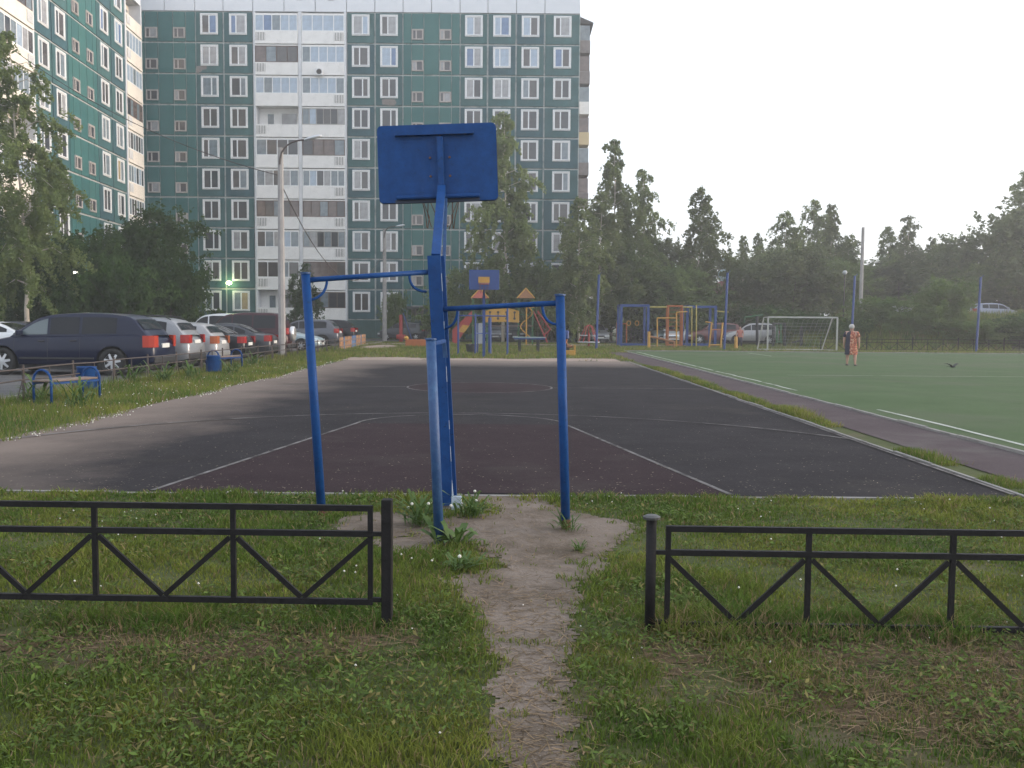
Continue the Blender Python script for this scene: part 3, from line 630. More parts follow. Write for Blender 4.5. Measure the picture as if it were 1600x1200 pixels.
p = D(1344, 500, 70); lamp_post('bare grey utility pole rising above the trees behind the goal', (p.x, 70, hz(p.x, 70)), 8.9-hz(p.x,70), None, .14, False)
def wire(label, a, b, sag, r=.02):
    t = thing('overhead_wire', label, 'wire', a); pts = [Vector(a).lerp(Vector(b), s)-Vector(a)+Vector((0,0,-sag*4*s*(1-s))) for s in np.linspace(0,1,24)]; MB().tube(pts, r, 5).build('cable', M_rustb, t)
wire('thick dark cable from the upper left corner down to the nearest lamp post', D(-30, 38, 50), LP1, 1.0, .018)
wire('thin sagging wire from the nearest lamp post to the slimmer one', LP1+Vector((0,0,-.3)), LP2, 3.2)
# ================================================================== CARS
def paint(name, c, rough=.22, metal=.0):
    M = mat(name, c, rough=rough, metal=metal); M.node_tree.nodes['Principled BSDF'].inputs['Coat Weight'].default_value = .2; M.node_tree.nodes['Principled BSDF'].inputs['Coat Roughness'].default_value = .08; M.node_tree.nodes['Principled BSDF'].inputs['Specular IOR Level'].default_value = .25 if max(c) < .06 else .5; return M
M_tyre = mat('tyre', (.018,.018,.018), .9); M_rim = mat('alloy_rim', (.50,.51,.53), .35, metal=.5); M_cglass = mat('car_glass', (.010,.012,.016), .06, spec=.3)
M_cglass2 = mat('car_glass_light', (.10,.13,.14), .06, ior=1.6); M_trim = mat('black_trim', (.022,.022,.024), .6); M_red = mat('tail_light', (.28,.012,.012), .2, ior=1.6); M_amber = mat('amber_light', (.30,.08,.03), .25); M_plate = mat('number_plate', (.62,.62,.60), .5); M_head = mat('head_light', (.55,.58,.60), .12)
KIND = {
 'wagon': dict(L=5.1, W=1.95, H=1.72, wb=3.02, r=.375, sf=.19, top=[(0,.62),(.025,.78),(.09,.90),(.235,1.06),(.5,1.09),(.94,1.13),(.975,1.02),(1,.80)], roof=[(.225,1.06),(.36,1.54),(.44,1.67),(.6,1.72),(.78,1.69),(.88,1.62),(.965,1.10)], win=[(.27,.43),(.445,.60),(.615,.80)], tl=(.78,1.10)),
 'suv': dict(L=4.45, W=1.82, H=1.68, wb=2.62, r=.355, sf=.195, top=[(0,.64),(.025,.84),(.10,.96),(.24,1.06),(.5,1.08),(.93,1.13),(.97,1.04),(1,.82)], roof=[(.235,1.06),(.36,1.50),(.46,1.64),(.58,1.68),(.80,1.64),(.89,1.56),(.965,1.10)], win=[(.285,.45),(.465,.64),(.655,.84)], tl=(.86,1.12)),
 'hatch': dict(L=3.95, W=1.70, H=1.52, wb=2.46, r=.305, sf=.195, top=[(0,.56),(.025,.74),(.11,.86),(.24,.98),(.5,1.0),(.92,1.05),(.97,.96),(1,.76)], roof=[(.235,.98),(.38,1.40),(.48,1.49),(.60,1.52),(.80,1.48),(.88,1.42),(.965,1.02)], win=[(.29,.48),(.495,.68),(.695,.82)], tl=(.78,1.04)),
 'sedan': dict(L=4.6, W=1.78, H=1.46, wb=2.66, r=.32, sf=.195, top=[(0,.56),(.02,.70),(.10,.79),(.28,.93),(.5,.95),(.80,1.0),(.90,1.02),(.975,.97),(1,.76)], roof=[(.27,.93),(.41,1.36),(.49,1.44),(.58,1.46),(.68,1.41),(.75,1.30),(.875,1.02)], win=[(.32,.49),(.505,.66),(.675,.77)], tl=(.72,.97)),
 'van': dict(L=4.7, W=1.85, H=1.95, wb=2.75, r=.36, sf=.19, top=[(0,.68),(.02,.92),(.09,1.06),(.25,1.16),(.5,1.18),(.94,1.20),(.98,1.05),(1,.85)], roof=[(.245,1.16),(.34,1.70),(.40,1.86),(.55,1.95),(.82,1.94),(.92,1.88),(.965,1.20)], win=[(.29,.45),(.465,.65),(.665,.88)], tl=(.95,1.25)),
}
def car(label, kind, M, loc, rz=math.pi, sc=1.0, group=None, spare=False, rails=False, lightglass=False, tail=None, detail=False, name='parked_car'):
    K = KIND[kind]; L, W = K['L'], K['W']; t = thing(name, label, 'car', loc, rz, group); t.scale = (sc,)*3
    X = lambda s: L/2 - s*L; S = lambda x: (L/2-x)/L
    tx, tz = zip(*K['top']); rx, rzz = zip(*K['roof'])
    def sm(s, xs, zs):
        e = .012; return sum(np.interp(s+d, xs, zs) for d in (-2*e,-e,0,e,2*e))/5
    ztop = lambda s: float(np.interp(s, tx, tz)) if s < .02 or s > .985 else float(sm(s, tx, tz))
    zroof = lambda s: float(sm(s, rx, rzz)) if rx[0]+.03 < s < rx[-1]-.03 else float(np.interp(s, rx, rzz))
    plan = lambda s: float(np.interp(s, [0,.015,.05,.12,.5,.88,.955,.99,1], [.74,.83,.93,.985,1,.985,.94,.87,.80]))*W/2
    sill = .24 if kind in ('sedan','hatch') else .30
    def fz(z, zt): q = (z-sill)/(zt-sill); return float(np.interp(q, [0,.12,.45,.72,.92,1], [.93,.975,1.0,.985,.955,.93]))
    xf = X(K['sf']); xr = xf-K['wb']; r = K['r']; Ra = r*1.17
    ss = set(np.linspace(0,1,34)) | {.008,.02,.985,.993}
    for xw in (xf, xr):
        for a in np.linspace(0, math.pi, 13): ss.add(S(xw+Ra*math.cos(a)))
        for d in (-1,1): ss.add(S(xw+d*(Ra+.002)))
    ss = sorted(s for s in ss if 0 <= s <= 1)
    def zbot(s):
        x = X(s)
        for xw in (xf, xr):
            if abs(x-xw) <= Ra: return max(sill, r+math.sqrt(max(0, Ra*Ra-(x-xw)**2)))
        return sill + (.06*(1-s/.06) if s < .06 else .08*(s-.93)/.07 if s > .93 else 0)
    NR = 8; sec = []
    for s in ss:
        zt = ztop(s); zb = min(zbot(s), zt-.08); wv = plan(s); row = []
        for k in range(NR): z = zb+(zt-.035-zb)*k/(NR-1); row.append((wv*fz(z, zt), z))
        row += [(wv*.88, zt-.004), (wv*.6, zt+.012), (0, zt+.02)]
        sec.append([(X(s), y, z) for y, z in row] + [(X(s), -y, z) for y, z in row[-2::-1]])
    n = len(sec[0]); vs = [v for q in sec for v in q]; fs = [(i*n+k, i*n+k+1, (i+1)*n+k+1, (i+1)*n+k) for i in range(len(sec)-1) for k in range(n-1)]
    fs += [tuple(range(n)), tuple((len(sec)-1)*n+k for k in range(n))]
    bm = MB().add(vs, fs)
    # greenhouse
    zb0 = lambda s: ztop(s)-.03; wr = W/2*.74
    zR = K['H']
    def yg(z, s): q = (z-zb0(s))/(zR-zb0(s)); return (W/2*.905+(wr-W/2*.905)*min(max(q,0),1)**1.15)*plan(s)/(W/2)
    gs = [rx[0]+(rx[-1]-rx[0])*i/30 for i in range(31)]; sec = []
    for s in gs:
        zt = zroof(s); z0 = zb0(s); row = []; zc = max(z0+.005, zt-.05)
        for k in range(5): z = z0+(zc-z0)*k/4; row.append((yg(z, s), z))
        yt = yg(zc, s); row += [(yt-.035, zt-.015), (yt*.6, zt+.004), (0, zt+.012)]
        sec.append([(X(s), y, z) for y, z in row]+[(X(s), -y, z) for y, z in row[-2::-1]])
    n = len(sec[0]); vs = [v for q in sec for v in q]; fs = [(i*n+k, i*n+k+1, (i+1)*n+k+1, (i+1)*n+k) for i in range(len(sec)-1) for k in range(n-1)]
    bm.add(vs, fs); body = bm.build('body', M, t, True)
    es = body.modifiers.new('edges', 'EDGE_SPLIT'); es.split_angle = R(38)
    MB().box(-L/2+.25, L/2-.25, -W/2+.2, W/2-.2, .17, .72).build('underbody', M_trim, t)
    G1 = M_cglass2 if lightglass else M_cglass
    # windscreen and rear window
    def screen(nm, s0, s1, inset):
        g = MB(); vs = []; ns, nw = 7, 7
        for i in range(ns):
            s = s0+(s1-s0)*i/(ns-1); z = zroof(s)
            for j in range(nw):
                q = -1+2*j/(nw-1); yv = (yg(z-.05, s)-.035-inset); vs.append((X(s)+(.012 if s < .5 else -.012), q*yv, z+.012+.012*(1-q*q)))
        g.add(vs, [(i*nw+j, i*nw+j+1, (i+1)*nw+j+1, (i+1)*nw+j) for i in range(ns-1) for j in range(nw-1)]); return g.build(nm, M_cglass, t, True)
    screen('windscreen', rx[0]+.012, rx[2]-.035, .05); screen('rear_window', rx[-2]+.012 if kind != 'sedan' else rx[-3]+.01, rx[-1]-.02 if kind == 'sedan' else rx[-1]-.025, .07)
    for sd in (-1, 1):
        for wi, (a, b) in enumerate(K['win']):
            g = MB(); vs = []; nn = 8
            for i in range(nn+1):
                s = a+(b-a)*i/nn; zl = zb0(s)+.07; zu = max(zl+.01, min(zroof(s)-.10, zR-.13))
                for q in (0,.5,1): z = zl+(zu-zl)*q; vs.append((X(s), sd*(yg(z, s)+.008), z))
            g.add(vs, [(i*3+k, i*3+k+1, (i+1)*3+k+1, (i+1)*3+k) for i in range(nn) for k in (0,1)]); g.build('side_window', G1 if not (detail and wi) else M_cglass, t, True)
        # lights
        za, zb_ = K['tl']
        def light(nm, ML, path, za, zb_):
            g = MB(); vs = []; nseg = len(path)
            for (x, y) in path:
                for q in (0,.5,1): z = za+(zb_-za)*q; sh = .02*(1-abs(2*q-1)); vs.append((x, y, z))
            g.add(vs, [(i*3+k, i*3+k+1, (i+1)*3+k+1, (i+1)*3+k) for i in range(nseg-1) for k in (0,1)]); ob = g.build(nm, ML, t); so = ob.modifiers.new('depth','SOLIDIFY'); so.thickness = .03; so.offset = 0
        o_ = .012
        light('tail_light', tail or M_red, [(X(.945), sd*(plan(.945)*.985+o_)), (X(.975), sd*(plan(.975)*.985+o_)), (X(.995)-o_, sd*(plan(.993)*.98+o_*.5)), (X(1)-o_, sd*(plan(1)*.9)), (X(1)-o_, sd*plan(1)*.74)], za, zb_)
        light('head_light', M_head, [(X(.05), sd*(plan(.05)*.97+o_)), (X(.02), sd*(plan(.02)*.97+o_)), (X(0)+o_, sd*plan(0)*.9), (X(0)+o_, sd*plan(0)*.5)], ztop(.02)-.20, ztop(.02)-.06)
        # mirror and handles
        s = K['win'][0][0]+.02; mi = MB().bbox(X(s)-.07, X(s)+.07, sd*(W/2*.90) - .0 if sd > 0 else -W/2*.90-.20, sd*W/2*.90+.20 if sd > 0 else -W/2*.90, zb0(s)+.05, zb0(s)+.20, .03); mi.build('wing_mirror', M, t)
        for (a, b) in K['win'][:2]: s = b-.025; MB().bbox(X(s)-.09, X(s)+.09, sd*plan(s)*.985-.02, sd*plan(s)*.985+.022, zb0(s)-.13, zb0(s)-.095, .008).build('door_handle', M_trim if detail else M, t)
        for s in (K['win'][0][0]-.012, K['win'][0][1]+.008, K['win'][1][1]+.01):
            zt = ztop(s); pts = [(X(s), sd*(plan(s)*fz(z, zt)+.001), z) for z in np.linspace(max(zbot(s)+.06,.4), zt-.05, 6)]; MB().tube(pts, .005, 4).build('door_seam', M_trim, t)
        if detail: MB().bar((xf-Ra-.05, sd*(W/2+.004), .47), (xr+Ra+.05, sd*(W/2+.004), .47), .02,.05).build('side_moulding', M_trim, t)
        if rails: MB().tube([(X(q), sd*(wr-.08), zroof(q)+(.055 if .45 < q < .84 else .0)) for q in (.42,.47,.55,.65,.75,.82,.86)], .017, 6).build('roof_rail', M_trim, t)
        for xw in (xf, xr):
            y0 = sd*(W/2-.115); wl = MB().lathe([(r*.62,-.10),(r*.93,-.105),(r,-.07),(r,.07),(r*.93,.105),(r*.66,.10),(r*.60,.07)], 26, (xw, y0, r), 'y').build('wheel', M_tyre, t, True)
            rm = MB(); yo = y0+sd*.095; rm.lathe([(r*.66,0),(r*.62,-.02*sd),(r*.58,-.045*sd)], 26, (xw, yo, r), 'y'); rm.lathe([(r*.15,.0),(0,.004*sd)], 12, (xw, yo, r), 'y')
            for k in range(7 if kind == 'wagon' else 6):
                a = 2*math.pi*k/(7 if kind == 'wagon' else 6)+.3; c_, s_ = math.cos(a), math.sin(a); p0 = (xw+r*.08*c_, yo-.01*sd, r+r*.08*s_); p1 = (xw+r*.63*c_, yo-.012*sd, r+r*.63*s_)
                w0, w1 = r*.11, r*.075; nx, nz = -s_, c_
                rm.add([(p0[0]-nx*w0, yo, p0[2]-nz*w0),(p0[0]+nx*w0, yo, p0[2]+nz*w0),(p1[0]+nx*w1, p1[1], p1[2]+nz*w1),(p1[0]-nx*w1, p1[1], p1[2]-nz*w1)], [(0,1,2,3)])
            rm.build('rim', M_rim, wl)
            MB().lathe([(0,0),(r*.60,0)], 20, (xw, y0+sd*.04, r), 'y').build('brake_disc', M_trim, wl)
    # bumpers, plates
    xb = X(1); MB().bbox(xb-.035, xb+.20, -plan(.985)*.93, plan(.985)*.93, .33, .52, .03).build('rear_bumper', M_trim if kind in ('wagon','suv','van') else M, t)
    if not spare: MB().bbox(xb-.022, xb+.02, -.26, .26, za-.02 if kind != 'sedan' else .62, za+.10 if kind != 'sedan' else .74, .004).build('number_plate', M_plate, t)
    else:
        MB().lathe([(0,-.20),(.27,-.20),(.345,-.17),(.35,-.03),(.33,.0)], 24, (xb, .12, .98), 'x').build('spare_wheel_cover', mat('chrome_cover', (.62,.62,.63), .2, metal=.6), t, True)
    MB().bbox(X(0)-.03, X(0)+.018, -.4, .4, .42, .58, .01).build('grille', M_trim, t); MB().bbox(X(0)-.01, X(0)+.026, -.26, .26, .36, .47, .004).build('number_plate', M_plate, t)
    return t
P_navy = paint('paint_navy', (.004,.008,.030), .3); P_silver = paint('paint_silver', (.24,.25,.27), .3, .3); P_silver2 = paint('paint_pale_silver', (.33,.33,.34), .3, .3); P_black = paint('paint_black', (.008,.009,.014)); P_graph = paint('paint_graphite', (.045,.05,.06), .3, .3); P_maroon = paint('paint_maroon', (.045,.012,.018)); P_white = paint('paint_white', (.66,.68,.70)); P_sblue = paint('paint_silver_blue', (.34,.42,.46), .3, .3); P_steel = paint('paint_steel', (.10,.105,.125), .3, .3); P_dred = paint('paint_dark_red', (.12,.03,.03)); P_bgrey = paint('paint_blue_grey', (.20,.23,.30), .3, .2)
GA = 'cars parked along the fence'
car('dark navy estate car parked side-on, nearest to the camera', 'wagon', P_navy, (-12.75, 27.0, .004), sc=1.03, lightglass=True, rails=False, tail=mat('tail_orange_red', (.36,.035,.018), .25), detail=True, group=GA)
car('silver crossover with red tail lamps parked just behind the navy estate', 'suv', P_silver, (-12.4, 29.9, .004), group=GA, rails=True)
car('small pale silver hatchback between the silver crossover and the black saloon', 'hatch', P_silver2, (-12.15, 32.6, .004), group=GA, tail=M_amber)
car('black saloon with bright red tail lamps left of the nearest lamp post', 'sedan', P_black, (-12.5, 36.0, .004), group=GA)
car('graphite saloon parked between the black saloon and the maroon off-roader', 'sedan', P_graph, (-12.4, 39.4, .004), group=GA)
car('tall maroon off-roader with a chrome spare wheel on its tail', 'van', P_maroon, (-12.75, 43.6, .004), group=GA, spare=True)
car('pale blue silver saloon pointing right, beyond the maroon off-roader', 'sedan', P_sblue, (-12.2, 48.2, .004), 0, group=GA)
car('steel grey off-roader with red lamps behind the orange picket fence', 'suv', P_steel, (-12.9, 57.5, .004), group=GA)
car('black car with red lamps, last of the row by the picket fence', 'suv', P_black, (-13.1, 64.5, .004), group=GA)
car('white saloon at the left edge of the picture, beyond the navy estate', 'sedan', P_white, (-21.9, 38.6, .004), lightglass=False)
car('dark saloon whose roof shows beyond the white saloon', 'sedan', P_graph, (-23.6, 43.8, .004))
car('dark off-roader whose roof shows above the navy estate', 'suv', P_black, (-18.9, 43.2, .004), sc=1.08)
car('white people carrier whose roof shows above the silver hatchback', 'van', P_white, (-16.6, 52.0, .004), math.pi)
car('dark hatchback before the porch of the back block', 'hatch', P_graph, (D(627,510,78).x, 78.5, .004), math.pi)
car('grey car seen through the yellow playground bridge, facing the court', 'suv', P_silver, (D(775,510,78).x, 78.0, .004), -math.pi/2)
car('dark car behind the yellow playground bridge, beside the grey one', 'suv', P_graph, (D(806,510,78).x, 78.3, .004), -math.pi/2)
car('silver car facing the court behind the red roundabout', 'hatch', P_silver, (D(928,510,76).x, 76.0, .004), -math.pi/2+.2)
car('white car partly hidden by the climbing frames', 'sedan', P_white, (D(1058,510,76).x, 76.0, .004), -math.pi/2-.3)
car('pale green-grey car behind the blue climbing frame', 'hatch', P_sblue, (D(1031,510,78).x, 78.2, .004), -math.pi/2)
car('dark red car behind the orange ladder frame', 'suv', P_dred, (D(1122,508,73).x, 74.2, .004), math.pi)
car('silver off-roader parked left of the football goal', 'suv', P_silver2, (D(1176,508,73).x, 73.4, .004), math.pi)
p = D(1552, 487, 77); car('blue-grey hatchback on the raised road at the far right', 'hatch', P_bgrey, (p.x, 77, 1.98), 0, name='moving_car')
# ================================================================== TREES
def leafmat(name, c, c2, sc=.5):
    M = mat(name, c, rough=.75, col2=c2, vscale=sc, thr=(.35,.65), trans=.5, spec=.1, detail=3)
    n = M.node_tree.nodes; l = M.node_tree.links; rp = [q for q in n if q.type == 'VALTORGB'][0]; oi = n.new('ShaderNodeObjectInfo'); mr = n.new('ShaderNodeMapRange'); mr.inputs[3].default_value = .95; mr.inputs[4].default_value = 1.6; l.new(oi.outputs['Random'], mr.inputs[0])
    hs = n.new('ShaderNodeHueSaturation'); l.new(rp.outputs[0], hs.inputs['Color']); l.new(mr.outputs[0], hs.inputs['Value'])
    for q in n:
        if q.type == 'BSDF_PRINCIPLED': l.new(hs.outputs[0], q.inputs['Base Color'])
        if q.type == 'BSDF_TRANSLUCENT': l.new(hs.outputs[0], q.inputs['Color'])
    return M
L_birch = [leafmat('birch_leaf_a', (0.083,0.116,0.040), (0.136,0.171,0.061)), leafmat('birch_leaf_b', (0.094,0.127,0.050), (0.153,0.183,0.073))]
L_dark = leafmat('maple_leaf', (0.029,0.062,0.017), (0.058,0.100,0.027), .6); L_mid = leafmat('linden_leaf', (0.083,0.124,0.042), (0.130,0.171,0.061)); L_bush = leafmat('bush_leaf', (0.071,0.118,0.031), (0.118,0.165,0.053)); L_far = leafmat('far_leaf', (0.083,0.109,0.050), (0.124,0.147,0.068), .35)
M_bark = mat('birch_bark', (.50,.44,.37), rough=.9, col2=(.12,.09,.07), vscale=5, thr=(.55,.75)); M_bark2 = mat('dark_bark', (.075,.06,.05), rough=.95, var=.3, vscale=6); M_flow = mat('white_blossom', (.55,.57,.55), rough=.9)
def tree_meshes(kind, h, rad, hb, nclump, nleaf, ls, seed, droop=0.0, top=.0, bark=None, leaf=None):
    """trunk with limbs, and a crown of leaf-sized faces gathered in clumps along the limbs"""
    r = np.random.default_rng(seed); m = MB(); tr = max(.035, h*.0085)
    pts = [Vector((0,0,-.1))]; x = y = 0.0
    for i in range(1, 9): x += r.normal(0,.012)*h*.6; y += r.normal(0,.012)*h*.6; pts.append(Vector((x, y, h*i/8.3)))
    m.tube(pts, [tr*(1-.93*i/8) for i in range(9)], 7)
    at = lambda z: pts[min(7, int(z/h*8.3))].lerp(pts[min(8, int(z/h*8.3)+1)], (z/h*8.3) % 1)
    C = []; ends = []
    nl = int(16+h*1.6)
    for i in range(nl):
        q = (i+.5)/nl; z0 = hb*.8+(h*.97-hb*.8)*q**.9; 
        if kind == 'birch': pr = (1-q)**.62*.98*min(1, .62+q*1.7)+.05
        elif kind == 'round': pr = math.sqrt(max(0,1-(2*q-.9)**2*.8))*.95
        else: pr = math.sqrt(max(0.05,1-(q*1.02)**2))
        ln = rad*pr*r.uniform(.5,1.3); a = i*2.4+r.normal(0,.5); up = r.uniform(.2,.65) if kind != 'bush' else r.uniform(.3,.9)
        p0 = at(min(z0,h*.95)); d = Vector((math.cos(a), math.sin(a), up)).normalized()
        p1 = p0+d*ln*.55; p2 = p0+d*ln+Vector((0,0,-droop*ln*r.uniform(.6,1.3)))
        br = [p0, p1, p2]; m.tube(br, [tr*.38*(1-q*.6), tr*.22*(1-q*.5), .008], 5, False)
        k = max(4, int(nclump*1.6/nl))
        for j in range(k):
            s = r.uniform(.25,1.08); c = (1-s)**2*p0+2*s*(1-s)*p1+s*s*p2
            c = c+Vector(r.normal(0,1,3))*ln*.17; C.append((c, (.08+.17*rad*r.uniform(.25,1.0)*(.5+.5*pr)) if kind != 'birch' else (.07+.20*rad*r.uniform(.25,1.0)*pr)))
    if kind == 'birch':
        for q in range(7): zt = h*r.uniform(.80,.96); C.append((at(zt), .10+.02*h*r.random()*.6))
    tm = m.mesh('trunk', bark or M_bark, True)
    C2 = np.array([c for c, _ in C]); S2 = np.array([s for _, s in C]); n = len(C2)
    # each clump is a twig: leaves strung along it, hanging on birches, spreading on the others
    rd = C2*np.array([1,1,0]); rd /= np.maximum(np.linalg.norm(rd, axis=1), .15)[:,None]
    td = rd*.7 + r.normal(0,.55,(n,3)); td[:,2] += -.75*r.random(n) if kind == 'birch' else .25
    td /= np.linalg.norm(td, axis=1)[:,None]; tl = S2*r.uniform(1.3,3.0,n)
    wt = tl**1.1*np.clip(1.15-.85*(C2[:,2]/h)**2.5, .2, 1); idx = r.choice(n, nleaf, p=wt/wt.sum()); u_ = r.random(nleaf)**.8
    off = td[idx]*(tl[idx]*u_)[:,None]; off[:,2] -= (tl[idx]*u_*u_)*(.55 if kind == 'birch' else .12)
    off += r.normal(0,1,(nleaf,3))*(.04+.17*S2[idx]*(1.15-u_*.6))[:,None]
    P = C2[idx]+off
    P[:,2] = np.maximum(P[:,2], .05)
    sz = ls*r.uniform(.55,1.35,nleaf); u = r.normal(0,1,(nleaf,3)); u[:,2] *= .8
    u /= np.linalg.norm(u,axis=1)[:,None]; v = np.cross(u, r.normal(0,1,(nleaf,3))); v /= np.linalg.norm(v,axis=1)[:,None]
    u *= sz[:,None]; v *= sz[:,None]*.6
    V = np.stack([P-u, P-v, P+u, P+v], 1).reshape(-1,3)
    cm = bigmesh('crown', V, np.arange(nleaf*4).reshape(-1,4), leaf, parent='mesh')
    return tm, cm
TV = {}
def variant(key, *a, **k): TV[key] = (tree_meshes(*a, **k), a[1], a[2])
variant('birch1', 'birch', 16, 2.9, 3.0, 420, 26000, .12, 1, droop=.35, leaf=L_birch[0])
variant('birch2', 'birch', 15, 3.2, 2.0, 420, 24000, .12, 2, droop=.30, leaf=L_birch[1])
variant('birch3', 'birch', 13, 3.0, 1.5, 380, 22000, .12, 3, droop=.25, leaf=L_birch[1])
variant('nearbirch', 'birch', 16, 2.9, 3.2, 320, 42000, .085, 4, droop=.45, leaf=L_birch[0])
variant('round1', 'round', 8, 3.0, .8, 420, 24000, .12, 5, leaf=L_mid, bark=M_bark2)
variant('round2', 'round', 9, 3.4, 1.0, 420, 24000, .13, 6, leaf=L_far, bark=M_bark2)
variant('dark1', 'round', 7.5, 2.9, .6, 420, 30000, .10, 7, leaf=L_dark, bark=M_bark2)
variant('dark2', 'round', 6.2, 2.8, .5, 420, 28000, .10, 8, leaf=L_dark, bark=M_bark2)
variant('bush1', 'bush', 2.6, 1.6, .1, 220, 12000, .075, 9, leaf=L_bush, bark=M_bark2)
variant('bush2', 'bush', 2.2, 1.7, .1, 220, 12000, .075, 10, leaf=L_dark, bark=M_bark2)
variant('sapling', 'birch', 5.5, 1.1, 1.3, 110, 3600, .075, 11, leaf=L_dark, bark=M_bark2)
variant('far1', 'round', 10, 3.6, 1.0, 360, 16000, .17, 12, leaf=L_far, bark=M_bark2)
def tree(label, key, px, top, Y, rpx=None, name='tree', cat='tree', group=None, rz=None, zoff=None):
    (tm, cm), h, r = TV[key]; p = D(px, 500, Y); zg = hz(p.x, Y) if zoff is None else zoff; zg = float(zg); H = D(px, top, Y).z-zg; sz = H/h; sr = (rpx*Y/F/r) if rpx else sz
    t = thing(name, label, cat, (p.x, Y, zg), random.uniform(0,6.3) if rz is None else rz, group); t.scale = (sr, sr, sz)
    link('trunk', tm, t); link('crown', cm, t); return t
GL_ = 'trees before the left block'; GB = 'trees before the back block'; GR = 'trees behind the playground and pitch'
tree('tall birch with a bare orange-lit trunk at the left edge', 'nearbirch', 44, 25, 47, 88, 'birch_tree', group=GL_, rz=1.0)
tree('broad dark green tree left of the back block\'s corner, tallest of its clump', 'dark1', 238, 338, 54, 78, group=GL_)
tree('dark bushy tree between the birch and the broad dark tree', 'dark2', 138, 372, 52, 72, group=GL_)
tree('dark bushy tree right beside the birch trunk at the left edge', 'dark2', 62, 385, 56, 60, group=GL_)
tree('dark tree cut by the left edge behind the birch', 'dark1', -18, 330, 54, 50, group=GL_)
tree('tall birch cut by the left edge, hanging over the balconies', 'nearbirch', -40, 60, 55, 66, 'birch_tree', group=GL_)
for i, (px, tp, Y, rp, lab) in enumerate(((30,440,50,60,'low dark shrub at the foot of the tall birch'),(105,445,49,55,'low dark shrub behind the navy estate\'s bonnet'),(190,425,50,60,'low green shrub behind the navy estate\'s roof'),(268,430,52,50,'low green shrub at the right end of the dark trees'))): tree(lab, 'bush2', px, tp, Y, rp, 'shrub', 'shrub', 'shrubs below the left trees')
tree('thin sapling before the lowest loggias of the back block', 'sapling', 482, 408, 74, 24, group=GB)
tree('second thin sapling leaning by the lowest loggias', 'sapling', 462, 425, 75, 22, group=GB)
tree('tall slim birch before the right half of the back block', 'birch1', 786, 158, 74, 58, 'birch_tree', group=GB, rz=.4)
tree('green tree under the tall slim birch, left side', 'round1', 722, 425, 76, 34, group=GB); tree('green tree under the tall slim birch, right side', 'round1', 838, 418, 74, 40, group=GB); tree('low green shrub beside the porch of the back block', 'bush1', 690, 460, 77, 30, 'shrub', 'shrub', GB)
tree('low shrub at the foot of the slimmer lamp post', 'bush1', 618, 465, 79, 22, 'shrub', 'shrub', GB); tree('dense low shrub behind the yellow playground bridge', 'bush1', 770, 455, 80, 40, 'shrub', 'shrub', GB); tree('low shrub between the playground and the roundabout', 'bush2', 862, 470, 76, 30, 'shrub', 'shrub', GB)
for px, tp, Y, rp, k, lab in ((905,300,72,52,'birch2','leafy birch overlapping the right corner of the back block'),(955,203,80,48,'birch1','tallest pointed birch right of the back block'),(1003,252,82,42,'birch1','second tall birch, just right of the tallest one'),(934,290,76,56,'birch2','pale green birch in front of the tallest one'),
    (1045,378,84,46,'round2','rounded tree filling the gap right of the tall birches'),(1095,283,79,54,'birch3','separate pointed birch above the climbing frames'),(985,400,78,60,'round1','broad low tree behind the blue climbing frame'),(1070,420,77,50,'round1','low green tree below the separate pointed birch'),(880,420,80,40,'round1','low tree at the corner of the back block'),
    (1160,362,92,26,'birch3','small feathery tree left of the pale cupola'),(1183,358,94,24,'birch3','small feathery tree right of the pale cupola'),(1222,322,86,46,'birch2','dense tree at the left of the clump behind the goal'),(1262,304,88,42,'birch2','tallest tree of the clump behind the goal'),(1296,312,88,36,'birch3','feathery tree at the right of the clump behind the goal'),(1322,362,86,34,'birch3','drooping tree left of the bare utility pole'),
    (1235,390,78,60,'round2','broad dark tree behind the goal'),(1170,420,80,50,'round2','low tree above the silver off-roader'),(1300,408,80,50,'round1','low tree left of the utility pole foot'),(1385,348,96,36,'birch3','left feathery top right of the utility pole'),(1418,330,96,38,'birch2','highest feathery top right of the utility pole'),(1452,366,95,30,'birch3','right feathery top of the group beyond the utility pole'),
    (1400,410,90,70,'far1','wide dark tree below the feathery tops'),(1345,432,88,44,'far1','dark tree behind the utility pole foot'),(1496,372,90,52,'far1','round tree left of the far right wood'),(1545,368,88,56,'round2','round tree above the moving blue-grey car'),(1592,256,84,56,'birch2','tall tree cut by the right edge'),(1600,330,82,62,'far1','broad tree at the right edge below the tall one'),(1470,440,86,60,'far1','dark tree behind the rounded bush on the bank'),(1560,420,84,60,'round1','light green tree behind the moving car'),(1650,300,84,70,'far1','dark tree cropped by the right edge beside the tall one'),
    (1120,400,98,50,'far1','far dark tree behind the pale cupola'),(1215,395,104,60,'far1','far tree in the gap left of the goal clump'),(1285,385,104,60,'far1','far tree seen through the goal clump'),(1360,420,108,50,'far1','far tree in the gap at the utility pole'),(1430,400,108,60,'far1','far tree below the highest feathery top')):
    tree(lab, k, px, tp, Y, rp, 'birch_tree' if k.startswith('birch') else 'tree', group=GR)
